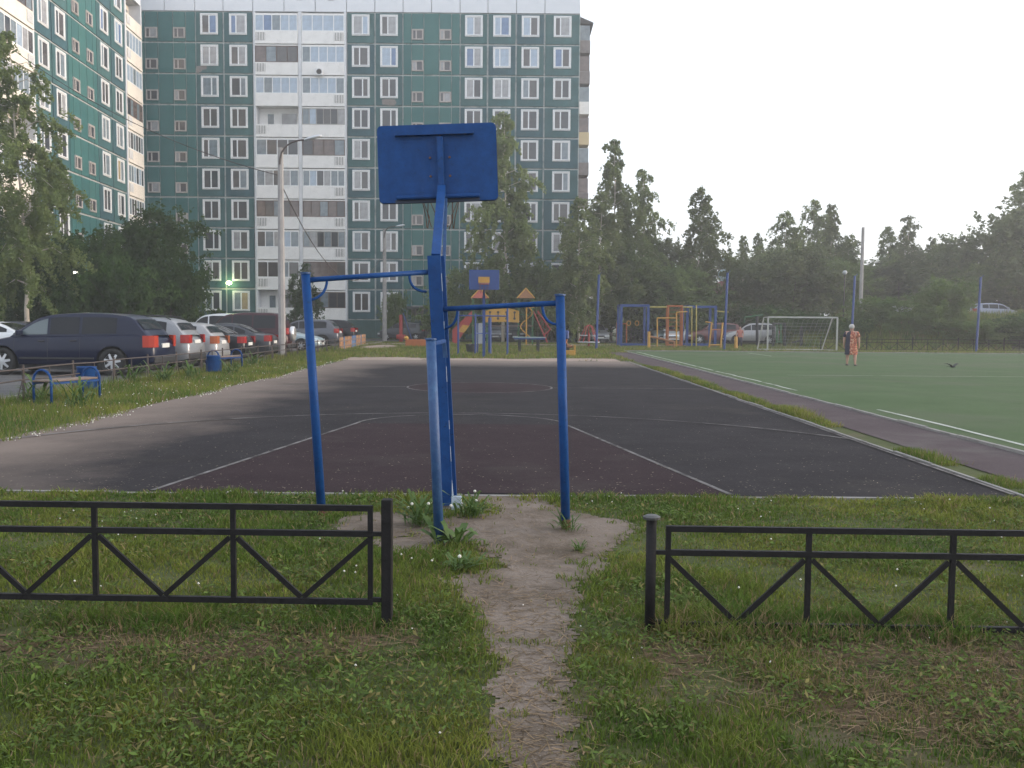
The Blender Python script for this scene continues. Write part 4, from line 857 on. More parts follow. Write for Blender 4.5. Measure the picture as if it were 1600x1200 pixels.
for px, tp, Y, rp, k, lab in ((1472,446,66,46,'bush1','rounded bright green bush on the bank left of the moving car'),(1370,470,68,40,'bush1','green bush right of the utility pole foot'),(1420,492,66,36,'bush1','low bush below the white blossom'),(1520,505,64,50,'bush1','low spreading bush under the moving car'),(1590,500,64,50,'bush2','dark low bush at the right edge of the bank'),(1335,505,66,30,'bush2','dark bush behind the woman'),(1265,495,70,40,'bush2','dark bush behind the goal net'),(1100,480,80,50,'bush1','low bush behind the orange ladder frame'),(990,490,80,60,'bush2','dark bush behind the blue climbing frame'),(1215,485,76,50,'bush2','dark bush left of the goal'),(900,485,78,40,'bush2','dark bush left of the red roundabout')):
    tree(lab, k, px, tp, Y, rp, 'bush', 'bush', 'bushes beyond the pitch')
t = tree('white blossoming shrub on the bank right of the utility pole', 'bush1', 1408, 474, 70, 40, 'blossoming_shrub', 'shrub'); 
P = rng.normal(0,1,(700,3)); P /= np.linalg.norm(P,axis=1)[:,None]; P *= np.array([1.45,1.45,1.15]); P[:,2] = np.abs(P[:,2])+1.2; u = rng.normal(0,.07,(700,3)); v = rng.normal(0,.07,(700,3))
bigmesh('blossom', np.stack([P-u,P-v,P+u,P+v],1).reshape(-1,3), np.arange(2800).reshape(-1,4), M_flow, parent=t)
# ---- weeds that stand out singly near the posts
def rosette(label, p, n, ln, wd, up, puffs_=0, seed=0, name='weed_clump', col=None):
    r = random.Random(seed); t = thing(name, label, 'plant', p); M = col or mat('weed_leaf', (.05,.10,.02), .7, col2=(.09,.15,.03), vscale=30, trans=.3)
    for i in range(n):
        a = r.uniform(0,6.28); l = ln*r.uniform(.5,1.2); e = up*r.uniform(.4,1.3); d = Vector((math.cos(a), math.sin(a), 0)); s = Vector((-d.y, d.x, 0))*wd*r.uniform(.6,1.2); b = Vector((r.gauss(0,.3),r.gauss(0,.3),0))*ln*.8
        m = MB(); q = [b, b+d*l*.35+Vector((0,0,l*e*.55)), b+d*l*.75+Vector((0,0,l*e*.8)), b+d*l*1.05+Vector((0,0,l*e*.7))]
        m.add([q[0], q[1]+s, q[1]-s, q[2]+s*.9, q[2]-s*.9, q[3]], [(0,1,2),(1,3,4,2),(3,5,4)]); m.build('leaf', M, t)
    for i in range(puffs_):
        b = Vector((r.gauss(0,.45),r.gauss(0,.3),0))*ln*1.4; hh = r.uniform(.10,.19); s_ = MB().tube([b, b+Vector((r.gauss(0,.01),r.gauss(0,.01),hh))], .003, 4).build('stalk', M, t)
        MB().lathe([(0,-.012),(.009,-.008),(.012,0),(.009,.008),(0,.012)], 8, tuple(b+Vector((0,0,hh+.012)))).build('seed_head', M_white, s_, True)
rosette('tall dandelion clump with white seed heads left of the basketball pole', G(655,822), 70, .22, .014, 1.1, 6, 1, 'dandelion_clump')
rosette('broad-leaved weed at the foot of the short thick post', G(706,852), 26, .20, .028, .9, 0, 2)
rosette('grassy weed clump right of the basketball pole base', G(738,808), 60, .15, .010, 1.3, 2, 3)
rosette('small weed at the foot of the right pull-up post', G(884,830), 45, .16, .006, 1.0, 0, 4)
rosette('ragged weed below the short thick post', G(720,892), 50, .14, .008, .8, 1, 5)
rosette('small tuft alone in the dirt right of the posts', G(905,862), 30, .07, .006, 1.0, 0, 6)
for i, (px, py) in enumerate(((60,628),(205,600),(120,640),(300,592),(255,598),(395,572),(362,585))):
    rosette(['tall weeds beside the nearer bench, left end','tall weeds under the low fence behind the verge middle','weeds in front of the nearer bench','weeds below the low fence at the silver cars','weeds below the low fence beside the further bench','weeds at the low fence left of the lamp post','weeds in front of the further bench'][i], G(px,py), 40, .38, .02, 1.3, 0, 20+i)
# ================================================================== PLAY AND SPORT EQUIPMENT BEYOND THE COURT
def pm(n, c, r=.55): return mat(n, c, r, var=.12, vscale=3)
C_red = pm('play_red', (0.286,0.031,0.027)); C_yel = pm('play_yellow', (0.422,0.224,0.031)); C_or = pm('play_orange', (0.326,0.095,0.024)); C_gr = pm('play_green', (0.031,0.109,0.041)); C_bl = pm('play_blue', (0.014,0.048,0.184)); C_wh = pm('play_white', (0.374,0.388,0.408)); C_ow = pm('goal_white', (0.374,0.374,0.354), .6); C_y2 = pm('bar_yellow', (0.340,0.286,0.068)); C_dk = pm('dark_steel', (0.020,0.020,0.024)); C_brown = pm('roof_brown', (0.218,0.095,0.034)); C_pink = pm('roof_red', (0.326,0.068,0.048))
def Q(px, py, Y): return D(px, py, Y)
# far basketball stand
g = G(756, 558.5); t = thing('basketball_stand', 'far blue basketball stand with an orange square on its board', 'basketball stand', g); Yf = g.y
tp = Q(756, 462, Yf)-g; MB().bar((0,0,-.05), tp, .12).build('pole', C_bl, t); YB2 = Yf-1.0; a = Q(733,421.5,YB2)-g; b = Q(780,453,YB2)-g
bo = MB().bbox(a.x, b.x, a.y-.03, a.y, b.z, a.z, .01).build('backboard', C_bl, t); MB().bar(tp-Vector((0,0,.1)), Vector(((a.x+b.x)/2, a.y+.02, (a.z+b.z)/2)), .09).build('arm', C_bl, t)
q0 = Q(747.5,432.5,YB2)-g; q1 = Q(765,442,YB2)-g; MB().box(q0.x,q1.x,a.y-.037,a.y-.031,q1.z,q0.z).build('target_square', C_yel, bo)
rc = Vector(((a.x+b.x)/2, a.y-.33, q1.z-.06)); MB().tube([rc+Vector((.225*math.cos(s),.225*math.sin(s),0)) for s in np.linspace(0,6.283,17)], .014, 5, False).build('hoop', C_or, t)
for i in range(8): s = i*.785; MB().tube([rc+Vector((.22*math.cos(s),.22*math.sin(s),0)), rc+Vector((.15*math.cos(s+.3),.15*math.sin(s+.3),-.4))], .008, 4).build('chain', M_rust, t)
# generic pipe frame from photo segments at one depth
def frame(name, label, cat, Y, segs, base_px):
    p = D(base_px, 545, Y); t = thing(name, label, cat, (p.x, Y, 0)); o = Vector((p.x, Y, 0))
    for nm, M, r, (x0, y0), (x1, y1), *dy in segs:
        d0 = dy[0] if dy else 0; d1 = dy[1] if len(dy) > 1 else d0
        a = D(x0, y0, Y) if y0 is not None else None; b = D(x1, y1, Y) if y1 is not None else None
        if y0 is None: a = Vector((b.x, Y, -.03)) if x0 == x1 else Vector((D(x0,540,Y).x, Y, -.03))
        if y1 is None: b = Vector((D(x1,540,Y).x, Y, -.03))
        MB().tube([a+Vector((0,d0,0))-o, b+Vector((0,d1,0))-o], r, 7).build(nm, M, t)
    return t, o
t, o = frame('workout_frame', 'blue workout frame of posts and bars behind the court end', 'workout frame', 45.5, [('post',C_bl,.05,(716,478),(716,None)),('post',C_bl,.05,(793,474),(793,None)),('post',C_bl,.05,(743,490),(743,None)),('post',C_bl,.09,(765,496),(765,None),.6),('bar',C_bl,.035,(716,493),(793,494)),('bar',C_bl,.03,(743,521),(765,521),0,.6),('bar',C_bl,.03,(716,480),(716,493),0,0.0)], 750)
a = Q(745,505,46.3)-o; b = Q(757,537,46.3)-o; MB().bbox(a.x,b.x,.8,.84,b.z,a.z,.01).build('white_panel', C_wh, t); MB().bar((a.x+.05,.82,-.03),(a.x+.05,.82,a.z),.05).build('panel_leg', C_bl, t); MB().bar((b.x-.05,.82,-.03),(b.x-.05,.82,a.z),.05).build('panel_leg', C_bl, t)
p = G(738, 551); t = thing('waste_drum', 'low dark drum in the grass at the foot of the workout frame', 'bin', p); MB().lathe([(0,0),(.30,0),(.34,.4),(.33,.45),(.28,.44),(.26,.1),(0,.08)], 14).build('drum', C_dk, t)
# table-tennis table
g = G(826, 550); t = thing('tennis_table', 'grey-topped outdoor table tennis table behind the court end', 'table', g, R(4)); MB().bbox(-.86,.86,-.6,.6,.76,.81,.01).build('table_top', mat('table_top', (.16,.22,.24), .5), t)
for x in (-.5,.5):
    for y in (-.4,.4): MB().bar((x+.08*(1 if x > 0 else -1)*0,y,0),(x,y,.76),.09).build('leg', C_dk, t)
    MB().bar((x,-.4,.35),(x,.4,.35),.05).build('cross_bar', C_bl, t)
MB().bar((-.84,-.56,.72),(.84,-.56,.72),.04,.06).build('rim', C_bl, t)
# play tower with bridge, slide, ladder and spiral pole
Yt = 66.0; o = Vector((D(785,540,Yt).x, Yt, 0)); t = thing('play_tower', 'climbing tower with two peaked roofs, yellow bridge and red slide', 'playground', o)
W = lambda px, py, dy=0: D(px, py, Yt+dy)-o - Vector((0,0,0))
def px_x(px): return (D(px,520,Yt)-o).x
for cx, rm in ((750,C_pink),(821,C_brown)):
    x = px_x(cx); zt = W(cx,470).z
    for sx in (-.5,.5):
        for sy in (-.5,.5): MB().bar((x+sx,sy,0),(x+sx,sy,zt+.1),.09).build('post', C_gr, t)
    MB().bbox(x-.55,x+.55,-.55,.55,1.30,1.38,.01).build('deck', M_wood, t)
    pk = W(cx,451).z; rb = W(cx,466).z; r = .62; rf = MB().add([(x-r,-r,rb),(x+r,-r,rb),(x+r,r,rb),(x-r,r,rb),(x,-.25,pk),(x,.25,pk)], [(0,1,4),(1,2,5,4),(2,3,5),(3,0,4,5),(0,3,2,1)]).build('roof', rm, t)
    for s in (-1,1): MB().bar((x+s*r,-r-.03,rb),(x,-.28,pk+.02),.06).build('roof_trim', C_yel, rf)
    for y in (-.5,.5): MB().bar((x-.5,y,2.15),(x+.5,y,2.15),.05).build('guard_rail', C_gr, t)
x0, x1 = px_x(759), px_x(811); arc = [(x0+(x1-x0)*q, W(785,486).z+.22*math.sin(math.pi*q)) for q in np.linspace(0,1,9)]; lo = [(x0+(x1-x0)*q, W(785,504).z+.05*math.sin(math.pi*q)) for q in np.linspace(1,0,9)]
br = MB().prism(arc+lo, 'y', -.60,-.55).build('bridge_panel', C_yel, t); MB().prism(arc+lo, 'y', .55,.60).build('bridge_panel', C_yel, t); MB().box(x0,x1,-.55,.55,1.3,1.36).build('bridge_deck', M_wood, t)
for q in (.13,.37,.62,.86):
    xx = x0+(x1-x0)*q; zc = W(785,493).z; MB().box(xx-.035,xx+.035,-.608,-.601,zc-.25,zc+.25).build('slot', C_dk, br); MB().lathe([(0,-.61),(.09,-.609)], 8, (xx,0,zc+.22), 'y').build('slot', C_dk, br); MB().lathe([(0,-.61),(.09,-.609)], 8, (xx,0,zc-.22), 'y').build('slot', C_dk, br)
a = W(738,489); b = W(711,534); pr_ = [(a.x,a.z+.15),(a.x,a.z-.55),(b.x+.1,b.z-.12),(b.x-.15,b.z),(b.x-.15,b.z+.85)]
sl = None
for y in (-.62,-.10): sl_ = MB().prism(pr_, 'y', y, y+.05).build('slide_side', C_red, t); sl = sl or sl_
MB().add([(a.x,-.57,a.z-.4),(a.x,-.10,a.z-.4),(b.x,-.10,.2),(b.x,-.57,.2)], [(0,1,2,3)]).build('slide_chute', M_galv, t)
c = (W(725,514)); MB().prism([(c.x-.42,c.z-.18),(c.x+.05,c.z-.36+.1),(c.x+.42,c.z+.24),(c.x-.05,c.z+.30)], 'y', -.632,-.621).build('diamond', C_yel, sl)
a0 = W(833,486); b0 = W(855,535)
for y in (-.3,.3): MB().tube([a0+Vector((0,y,0)), b0+Vector((0,y,0)), ], .045, 6).build('ladder_rail', C_red, t)
for y in (-.3,.3): MB().tube([W(840,486)+Vector((0,y,0)), W(860,515)+Vector((0,y,0)), W(851,523)+Vector((0,y,0))], .04, 6).build('ladder_rail', C_red, t)
for q in np.linspace(.12,.92,7): p = a0.lerp(b0,q); MB().bar(p+Vector((0,-.3,0)), p+Vector((0,.3,0)), .045).build('rung', C_red, t); p2 = W(840,486).lerp(W(860,515),q); MB().bar(p, p2, .03).build('rung', C_red, t)
pz = px_x(822); MB().tube([(pz,-.8,0),(pz,-.8,W(822,478).z)], .05, 8).build('spiral_pole', C_yel, t); zt = W(822,480).z
MB().tube([(pz+.40*math.sin(s*2*math.pi*1.1+2.2), -.8+.40*math.cos(s*2*math.pi*1.1+2.2), .5+(zt-.5)*s) for s in np.linspace(0,1,36)], .035, 6).build('spiral', C_yel, t, True)
MB().bar((pz-.4,-.8,zt),(pz+.55,-.8,zt),.06).build('spiral_bar', C_yel, t)
# left play corner: little slide and sandbox
Ys = 70.0; o = Vector((D(628,540,Ys).x, Ys, 0)); t = thing('small_slide', 'small red slide with a dark chute near the slimmer lamp post', 'slide', o); Wx = lambda px, py: D(px,py,Ys)-o
p = Wx(627,492); MB().bbox(p.x-.12,p.x+.12,-.3,.3,0,p.z,.02).build('upright', C_red, t); MB().bbox(p.x-.35,p.x+.35,-.35,.35,.25,.6,.05).build('step', C_red, t)
MB().prism([(p.x+.1,p.z),(p.x+.25,p.z),(p.x+.85,.1),(p.x+.7,.1)], 'y', -.3,.3).build('chute', C_dk, t); MB().bar((p.x+.18,-.34,p.z+.15),(p.x+.85,-.34,.2),.06).build('side_rail', C_bl, t)
g = G(658, 541); t = thing('sandbox', 'low orange sandbox with a yellow knob at its corner', 'sandbox', g, R(3))
for y in (-.9,.9): MB().bbox(-.95,.95,y-.06,y+.06,0,.42,.01).build('board', C_or, t)
for x in (-.9,.9): MB().bbox(x-.06,x+.06,-.84,.84,0,.42,.01).build('board', C_or, t)
MB().box(-.84,.84,-.84,.84,.0,.25).build('sand', M_sand, t); MB().lathe([(0,.42),(.1,.44),(.16,.55),(.1,.66),(0,.68)], 10, (-.9,-.9,0)).build('knob', C_yel, t)
# yellow ride-on digger
g = G(890, 555.5); t = thing('toy_digger', 'toy digger on a yellow box, blue seat, at the right end of the court', 'toy', g); MB().bbox(-.28,.22,-.3,.3,0,.26,.02).build('base', C_yel, t); MB().bbox(.2,.27,-.28,.28,0,.52,.01).build('side_board', C_yel, t)
MB().lathe([(.14,.26),(.14,.40),(.05,.42),(.05,.60)], 10, (-.15,0,0)).build('swivel', C_dk, t); MB().tube([(-.05,0,.45),(-.18,0,.62),(-.15,0,.85)], .05, 6).build('arm', C_or, t); MB().bbox(-.36,-.05,-.18,.18,.80,1.22,.05).build('seat', C_bl, t); MB().lathe([(0,.36),(.13,.38),(.17,.45),(.1,.52)], 8, (-.0,-.1,0)).build('bucket', C_brown, t)
# roundabout
g = G(920, 539, 0); Yr = 62.0; g = Vector((D(920,539,Yr).x, Yr, 0)); t = thing('roundabout', 'small red playground roundabout with a pale deck', 'roundabout', g); MB().lathe([(0,.28),(.75,.28),(.75,.34),(0,.34)], 20).build('deck', C_wh, t); MB().lathe([(.10,0),(.06,.28),(.06,.9)], 10).build('hub', C_red, t)
for i in range(5):
    a = i*1.2566+.3; c, s = math.cos(a), math.sin(a); MB().tube([(0,0,1.45),(c*.25,s*.25,1.35),(c*.5,s*.5,.75),(c*.7,s*.7,.34)], .035, 6).build('rail', C_red, t); MB().bbox(c*.5-.15,c*.5+.15,s*.5-.15,s*.5+.15,.72,.78,.01).build('seat', C_wh, t)
# climbing frames on the right
Yc = 64.0
def boxframe(name, label, M, xs, ytop, Y, depth, r, extra=()):
    o = Vector((D(xs[0],540,Y).x, Y, 0)); t = thing(name, label, 'climbing frame', o); z = (D(xs[0],ytop,Y)).z; w = D(xs[1],540,Y).x-o.x
    for x in (0,w):
        for y in (0,depth): MB().bar((x,y,-.05),(x,y,z),r*2).build('post', M, t)
        MB().bar((x,0,z),(x,depth,z),r*1.8).build('top_bar', M, t)
    for y in (0,depth): MB().bar((0,y,z),(w,y,z),r*1.8).build('top_bar', M, t); MB().bar((0,y,.12),(w,y,.12),r*1.6).build('low_bar', M, t)
    return t, o, w, z
t, o, w, z = boxframe('climbing_frame', 'large blue box frame with yellow rings and a climbing net', C_bl, (970,1012), 477, Yc, 1.8, .085)
for i in range(9): MB().tube([(.1+i*(w-.2)/8,.0,.15),(.1+i*(w-.2)/8,.0,1.15)], .012, 4).build('net_rope', C_dk, t)
for i in range(5): MB().tube([(.05,.0,.2+i*.22),(w-.05,.0,.2+i*.22)], .012, 4).build('net_rope', C_dk, t)
for px in (985,998):
    x = D(px,505,Yc).x-o.x; zc = D(px,505,Yc).z; MB().tube([(x+.13*math.cos(a),.9,zc+.16*math.sin(a)) for a in np.linspace(0,6.283,15)], .03, 6, False).build('ring', C_yel, t); MB().tube([(x,.9,zc+.16),(x,.9,z)], .014, 4).build('ring_rope', C_dk, t)
t, o, w, z = boxframe('climbing_frame', 'second blue box frame, right of the red ladder wall', C_bl, (1073,1117), 479, Yc+.6, 1.8, .085)
MB().bar((w,0,z-.3),(w+.9,0,z-.35),.08).build('side_arm', C_y2, t)
t, o, w, z = boxframe('ladder_wall', 'tall red ladder wall between the two blue box frames', C_or, (1043,1065), 478, Yc+.5, .5, .06)
for i in range(9): MB().bar((0,0,.3+i*(z-.3)/9),(w,0,.3+i*(z-.3)/9),.035).build('rung', C_or, t)
frame('monkey_bar', 'high yellow bar running from the blue frame to the red ladder wall', 'bar', Yc+.3, [('bar',C_y2,.05,(1014,480),(1042,480)),('bar',C_y2,.05,(1067,480),(1082,480)),('post',C_y2,.045,(1081,480),(1081,None)),('post',C_y2,.045,(1088,476),(1088,None))], 1050)
frame('low_bars', 'orange low bars of stepped height before the red ladder wall', 'bars', Yc-1.0, [('post',C_yel,.05,(1027,497),(1027,None)),('post',C_yel,.05,(1057,488),(1057,None)),('bar',C_yel,.045,(1027,497),(1057,497)),('bar',C_yel,.04,(1057,488),(1074,487))], 1040)
frame('balance_beam', 'sloping orange balance beam on a stout post', 'beam', 60.5, [('post',C_yel,.10,(1014,518),(1014,None)),('beam',C_brown,.07,(1016,526),(1053,534)),('post',C_brown,.06,(1053,533),(1053,None))], 1034)
frame('ladder_frame', 'leaning orange ladder frame at the right end of the climbing frames', 'climbing frame', 60.0, [('post',C_yel,.055,(1112,504),(1108,None)),('post',C_yel,.055,(1129,504),(1126,None)),('bar',C_yel,.04,(1102,503),(1112,504)),('bar',C_yel,.05,(1108,539),(1127,539)),('bar',C_or,.04,(1111,515),(1128,515))], 1118)
frame('yellow_post', 'short thick yellow post right of the ladder frame', 'post', 60.0, [('post',C_yel,.11,(1150,526),(1150,None))], 1150)
frame('red_posts', 'pair of low red posts left of the blue climbing frame', 'posts', 66.0, [('post',C_or,.05,(964,504),(964,None)),('post',C_or,.05,(979,504),(979,None)),('bar',C_or,.04,(964,506),(979,506))], 970)
t, o = frame('exercise_machine', 'dark and green exercise machine seen through the goal, left half', 'exercise machine', 66.0, [('post',C_dk,.10,(1209,504),(1208,None)),('post',C_dk,.10,(1226,504),(1226,None)),('bar',C_dk,.06,(1209,506),(1226,506)),('handle',C_gr,.07,(1214,508),(1214,536)),('handle',C_gr,.07,(1220,506),(1220,536)),('handle',C_gr,.06,(1214,534),(1222,534))], 1217)
frame('exercise_machine', 'dark post with a plate seen through the goal, right half', 'exercise machine', 66.0, [('post',C_dk,.11,(1252,510),(1252,None)),('handle',C_dk,.05,(1238,535),(1252,532))], 1250)
frame('exercise_machine', 'green-topped exercise machine left of the goal', 'exercise machine', 68.0, [('post',C_dk,.10,(1183,494),(1183,None)),('handle',C_gr,.06,(1163,496),(1192,492)),('handle',C_gr,.05,(1163,496),(1163,504))], 1180)
# posts round the pitch
for px, y0, lab in ((933,429,'tall blue net post left of the climbing frames'),(1133,426,'tall blue net post right of the ladder frame'),(1331,431,'tall blue net post right of the goal, behind the woman'),(1527,433,'tall blue net post at the right of the pitch')):
    p = D(px, 540, 56.6); t = thing('net_post', lab, 'post', (p.x, 56.6, 0), group='blue posts along the end of the pitch'); z = D(px, y0, 56.6).z; MB().tube([(-.05,0,-.1),(.05,0,z)], .075, 8).build('shaft', C_bl, t); MB().bar((.05,0,z-.05),(.22,0,z+.12),.03).build('hook', C_bl, t)
# goal
Yg = 55.6; a = D(1199,548,Yg); b = D(1307,548,Yg); t = thing('football_goal', 'white football goal with a worn frame at the end of the pitch', 'goal', a); w = b.x-a.x; h = D(1250,496,Yg).z
for x in (0, w):
    MB().bar((x,0,-.02),(x,0,h),.085).build('goal_post', C_ow, t); MB().tube([(x,0,h),(x-.12,.55,h-.03),(x-.30 if x == 0 else x-.5,1.15,.04)], .035, 6).build('back_stay', C_ow, t); MB().tube([(x,.05,.05),(x-.30 if x == 0 else x-.5,1.15,.05)], .035, 6).build('ground_bar', C_ow, t)
MB().bar((0,0,h),(w,0,h),.09).build('cross_bar', C_ow, t); MB().tube([(-.30,1.15,.05),(w-.5,1.15,.05)], .035, 6).build('ground_bar', C_ow, t)
M_net = mat('net_cord', (.30,.32,.30), .9)
for i in range(15):
    x = w*i/14; xb = -.30+(w-.2)*i/14; MB().tube([(x,.02,h),(x-.1,.5,h-.15),(xb,1.13,.06)], .006, 3).build('net_cord', M_net, t)
for i in range(8):
    q = (i+1)/9; MB().tube([(-.1-.2*q,.5+.63*q,(h-.15)*(1-q)+.06*q),(w-.1-.4*q,.5+.63*q,(h-.15)*(1-q)+.06*q)], .006, 3).build('net_cord', M_net, t)
# small globe lamp, cupola
p = D(1320, 428, 72); zg = hz(p.x, 72); t = thing('globe_lamp', 'small white globe lamp on a thin post before the goal clump of trees', 'lamp post', (p.x, 72, float(zg))); MB().tube([(0,0,-.1),(0,0,p.z-zg)], .05, 8).build('post', C_dk, t); MB().lathe([(0,-.18),(.13,-.14),(.19,0),(.13,.14),(0,.18)], 14, (0,0,p.z-zg+.1)).build('globe', C_wh, t, True)
Yq = 89; p = D(1147, 440, Yq); t = thing('chapel', 'far chapel whose pale blue cupola and spire show above the trees', 'chapel', (p.x, Yq, 0)); zc = p.z; Mb = mat('chapel_brick', (.16,.06,.055), .9); Mc = mat('cupola_blue', (.30,.42,.46), .5)
MB().bbox(-2.5,2.5,2,7,0,zc-1.0,.05).build('wall', Mb, t); MB().add([(-2.7,1.8,zc-1.0),(2.7,1.8,zc-1.0),(2.7,7.2,zc-1.0),(-2.7,7.2,zc-1.0),(0,4.5,zc+.4)], [(0,1,4),(1,2,4),(2,3,4),(3,0,4)]).build('roof', Mb, t); MB().lathe([(.42,zc-.2),(.38,zc+.5),(.58,zc+.85),(.55,zc+1.05),(.2,zc+1.5),(.07,zc+2.0),(.03,zc+2.7),(0,zc+2.75)], 12, (0,4.5,0)).build('cupola', Mc, t, True); MB().bar((-.25,4.5,zc+2.45),(.25,4.5,zc+2.45),.06).build('cross', Mc, t)
# ================================================================== PEOPLE AND A BIRD
M_skin = mat('skin', (.42,.25,.19), .6, var=.08); M_hair = mat('grey_hair', (.42,.41,.40), .9, var=.2, vscale=30); M_navy = mat('navy_cloth', (.022,.024,.045), .9, var=.2, vscale=8); M_shoe = mat('dark_shoe', (.03,.025,.025), .7)
def floral():
    M = bpy.data.materials.new('orange_floral'); M.use_nodes = True; n = M.node_tree.nodes; l = M.node_tree.links; b = n['Principled BSDF']; tc = n.new('ShaderNodeTexCoord'); v = n.new('ShaderNodeTexVoronoi'); v.inputs['Scale'].default_value = 11; l.new(tc.outputs['Object'], v.inputs['Vector']); r = n.new('ShaderNodeValToRGB'); r.color_ramp.interpolation = 'CONSTANT'; e = r.color_ramp.elements; e[0].color = (.50,.36,.26,1); e[0].position = 0; e[1].color = (.42,.15,.08,1); e[1].position = .28; x = e.new(.55); x.color = (.20,.055,.05,1); x = e.new(.75); x.color = (.46,.20,.11,1); l.new(v.outputs['Distance'], r.inputs[0]); l.new(r.outputs[0], b.inputs['Base Color']); b.inputs['Roughness'].default_value = .9; return M
M_flo = floral()
def skin_mesh(name, verts, edges, radii, M, parent, root=0):
    me = bpy.data.meshes.new(name); me.from_pydata(verts, edges, []); o = link(name, me, parent); o.modifiers.new('skin','SKIN'); sv = me.skin_vertices[0].data
    for i, r in enumerate(radii): sv[i].radius = r if isinstance(r, tuple) else (r, r)
    sv[root].use_root = True; ss = o.modifiers.new('sub','SUBSURF'); ss.levels = 1; ss.render_levels = 2; me.materials.append(M)
    dg = bpy.context.evaluated_depsgraph_get(); ev = o.evaluated_get(dg); nm = bpy.data.meshes.new_from_object(ev); nm.name = name; o.modifiers.clear(); o.data = nm
    nm.polygons.foreach_set('use_smooth', [True]*len(nm.polygons)); return o
def person(label, loc, rz, H, stout, arms, legs, shirt, split=None, hair=None, hem=.27, lower=None):
    t = thing('person', label, 'person', loc, rz); k = H; V = []; E = []; Rr = []
    def add(p, r, par=None):
        V.append(tuple(c*k for c in p)); Rr.append(r*k if not isinstance(r, tuple) else (r[0]*k, r[1]*k)); i = len(V)-1
        if par is not None: E.append((par, i))
        return i
    s = stout
    pel = add((0,0,.52), .085*s); sp = add((0,-.005,.62), .082*s, pel); ch = add((0,0,.73), (.09*s,.08*s), sp); nk = add((0,.005,.825), .036, ch); hd = add((0,.008,.875), .044, nk); h2 = add((0,.012,.925), .056, hd); add((0,.0,.972), .040, h2)
    for sd, ar in zip((-1,1), arms):
        sh = add((sd*.105*s,0,.795), .040*s, ch); el = add((sd*(.135+.01*s)*1.0+ar[0][0],ar[0][1],.635), .030*s, sh); wr = add((sd*.14+ar[1][0],ar[1][1],.50), .019, el); pa = add((sd*.138+ar[1][0],ar[1][1]+.012,.458), (.012,.022), wr)
        for f in range(4): a = add((sd*.136+ar[1][0]+(f-1.5)*.003,ar[1][1]+.02+(f-1.5)*.011,.432), .0055, pa); add((sd*.132+ar[1][0],ar[1][1]+.026+(f-1.5)*.011,.405+.005*abs(f-1.3)), .0048, a)
        th = add((sd*.13+ar[1][0],ar[1][1]+.045,.455), .006, pa); add((sd*.125+ar[1][0],ar[1][1]+.056,.438), .005, th)
    for sd, lg in zip((-1,1), legs):
        hp = add((sd*.055*s,0,.48), .062*s, pel); kn = add((sd*.055*s+lg[0],lg[1]*.5,.275), .042*s, hp); an = add((sd*.055*s+lg[0]*1.5,lg[1],.045), .023, kn); add((sd*.06*s+lg[0]*1.5,lg[1]+.055,.018), .018, an)
    skin_mesh('body', V, E, Rr, M_skin, t)
    # face
    m = MB(); m.lathe([(0,-.012*k),(.008*k,0),(0,.010*k)], 6, (0,.070*k,.918*k)); m.build('nose', M_skin, t, True)
    for sd in (-1,1): MB().lathe([(0,-.006*k),(.006*k,0),(0,.006*k)], 6, (sd*.02*k,.060*k,.932*k)).build('eye', M_shoe, t); MB().lathe([(0,-.015*k),(.008*k,0),(0,.015*k)], 6, (sd*.056*k,.005*k,.922*k)).build('ear', M_skin, t)
    hr = MB(); prof = [(0,.066),(.035,.058),(.058,.03),(.064,0),(.062,-.025),(.055,-.04),(.0,-.045)]; n = 14; vs = []
    for r_, z in prof:
        for q in range(n): a = 2*math.pi*q/n; vs.append((r_*math.cos(a)*k*1.03, (r_*math.sin(a)*(1.02 if math.sin(a) < 0 else .72)-.006)*k, (.942+z+(.02 if math.sin(a) > .3 and z < 0 else 0))*k))
    hr.add(vs, [(i*n+q, i*n+(q+1)%n, (i+1)*n+(q+1)%n, (i+1)*n+q) for i in range(len(prof)-1) for q in range(n)]).build('hair', hair or M_hair, t, True)
    # clothing: lofted ellipses
    def loft(nm, rings, mats, splitx=None, n=24):
        m = MB(); vs = []
        for (z, rx_, ry_, cx) in rings:
            for q in range(n): a = 2*math.pi*q/n; f = 1+.03*math.sin(5*a+z*20); vs.append(((cx+rx_*math.cos(a)*f)*k, ry_*math.sin(a)*f*k, z*k))
        b = 0
        for i in range(len(rings)-1):
            for q in range(n): 
                m.cur = 1 if splitx is not None and math.cos(2*math.pi*(q+.5)/n) < splitx else 0; m.add([vs[i*n+q], vs[i*n+(q+1)%n], vs[(i+1)*n+(q+1)%n], vs[(i+1)*n+q]], [(0,1,2,3)])
        return m.build(nm, mats, t, True)
    loft('dress' if lower is None else 'shirt', [(hem,.125*s,.10*s,0),(hem+.08,.122*s,.10*s,0),(.50,.115*s,.098*s,0),(.60,.108*s,.093*s,0),(.70,.108*s,.094*s,0),(.76,.112*s,.082*s,0),(.805,.095*s,.062*s,0),(.832,.045,.042,0)], shirt, split)
    for sd in (-1,1):
        ar = arms[0 if sd < 0 else 1]; a = Vector((sd*.095*s,0,.80))*k; b = Vector((sd*.128*s+ar[0][0]*.6, ar[0][1]*.6, .69))*k; MB().tube([a, a.lerp(b,.5)+Vector((sd*.006*k,0,.004*k)), b], [.042*s*k,.039*s*k,.037*s*k], 10).build('sleeve', shirt[1 if split is not None and sd < 0 else 0] if isinstance(shirt, list) else shirt, t, True)
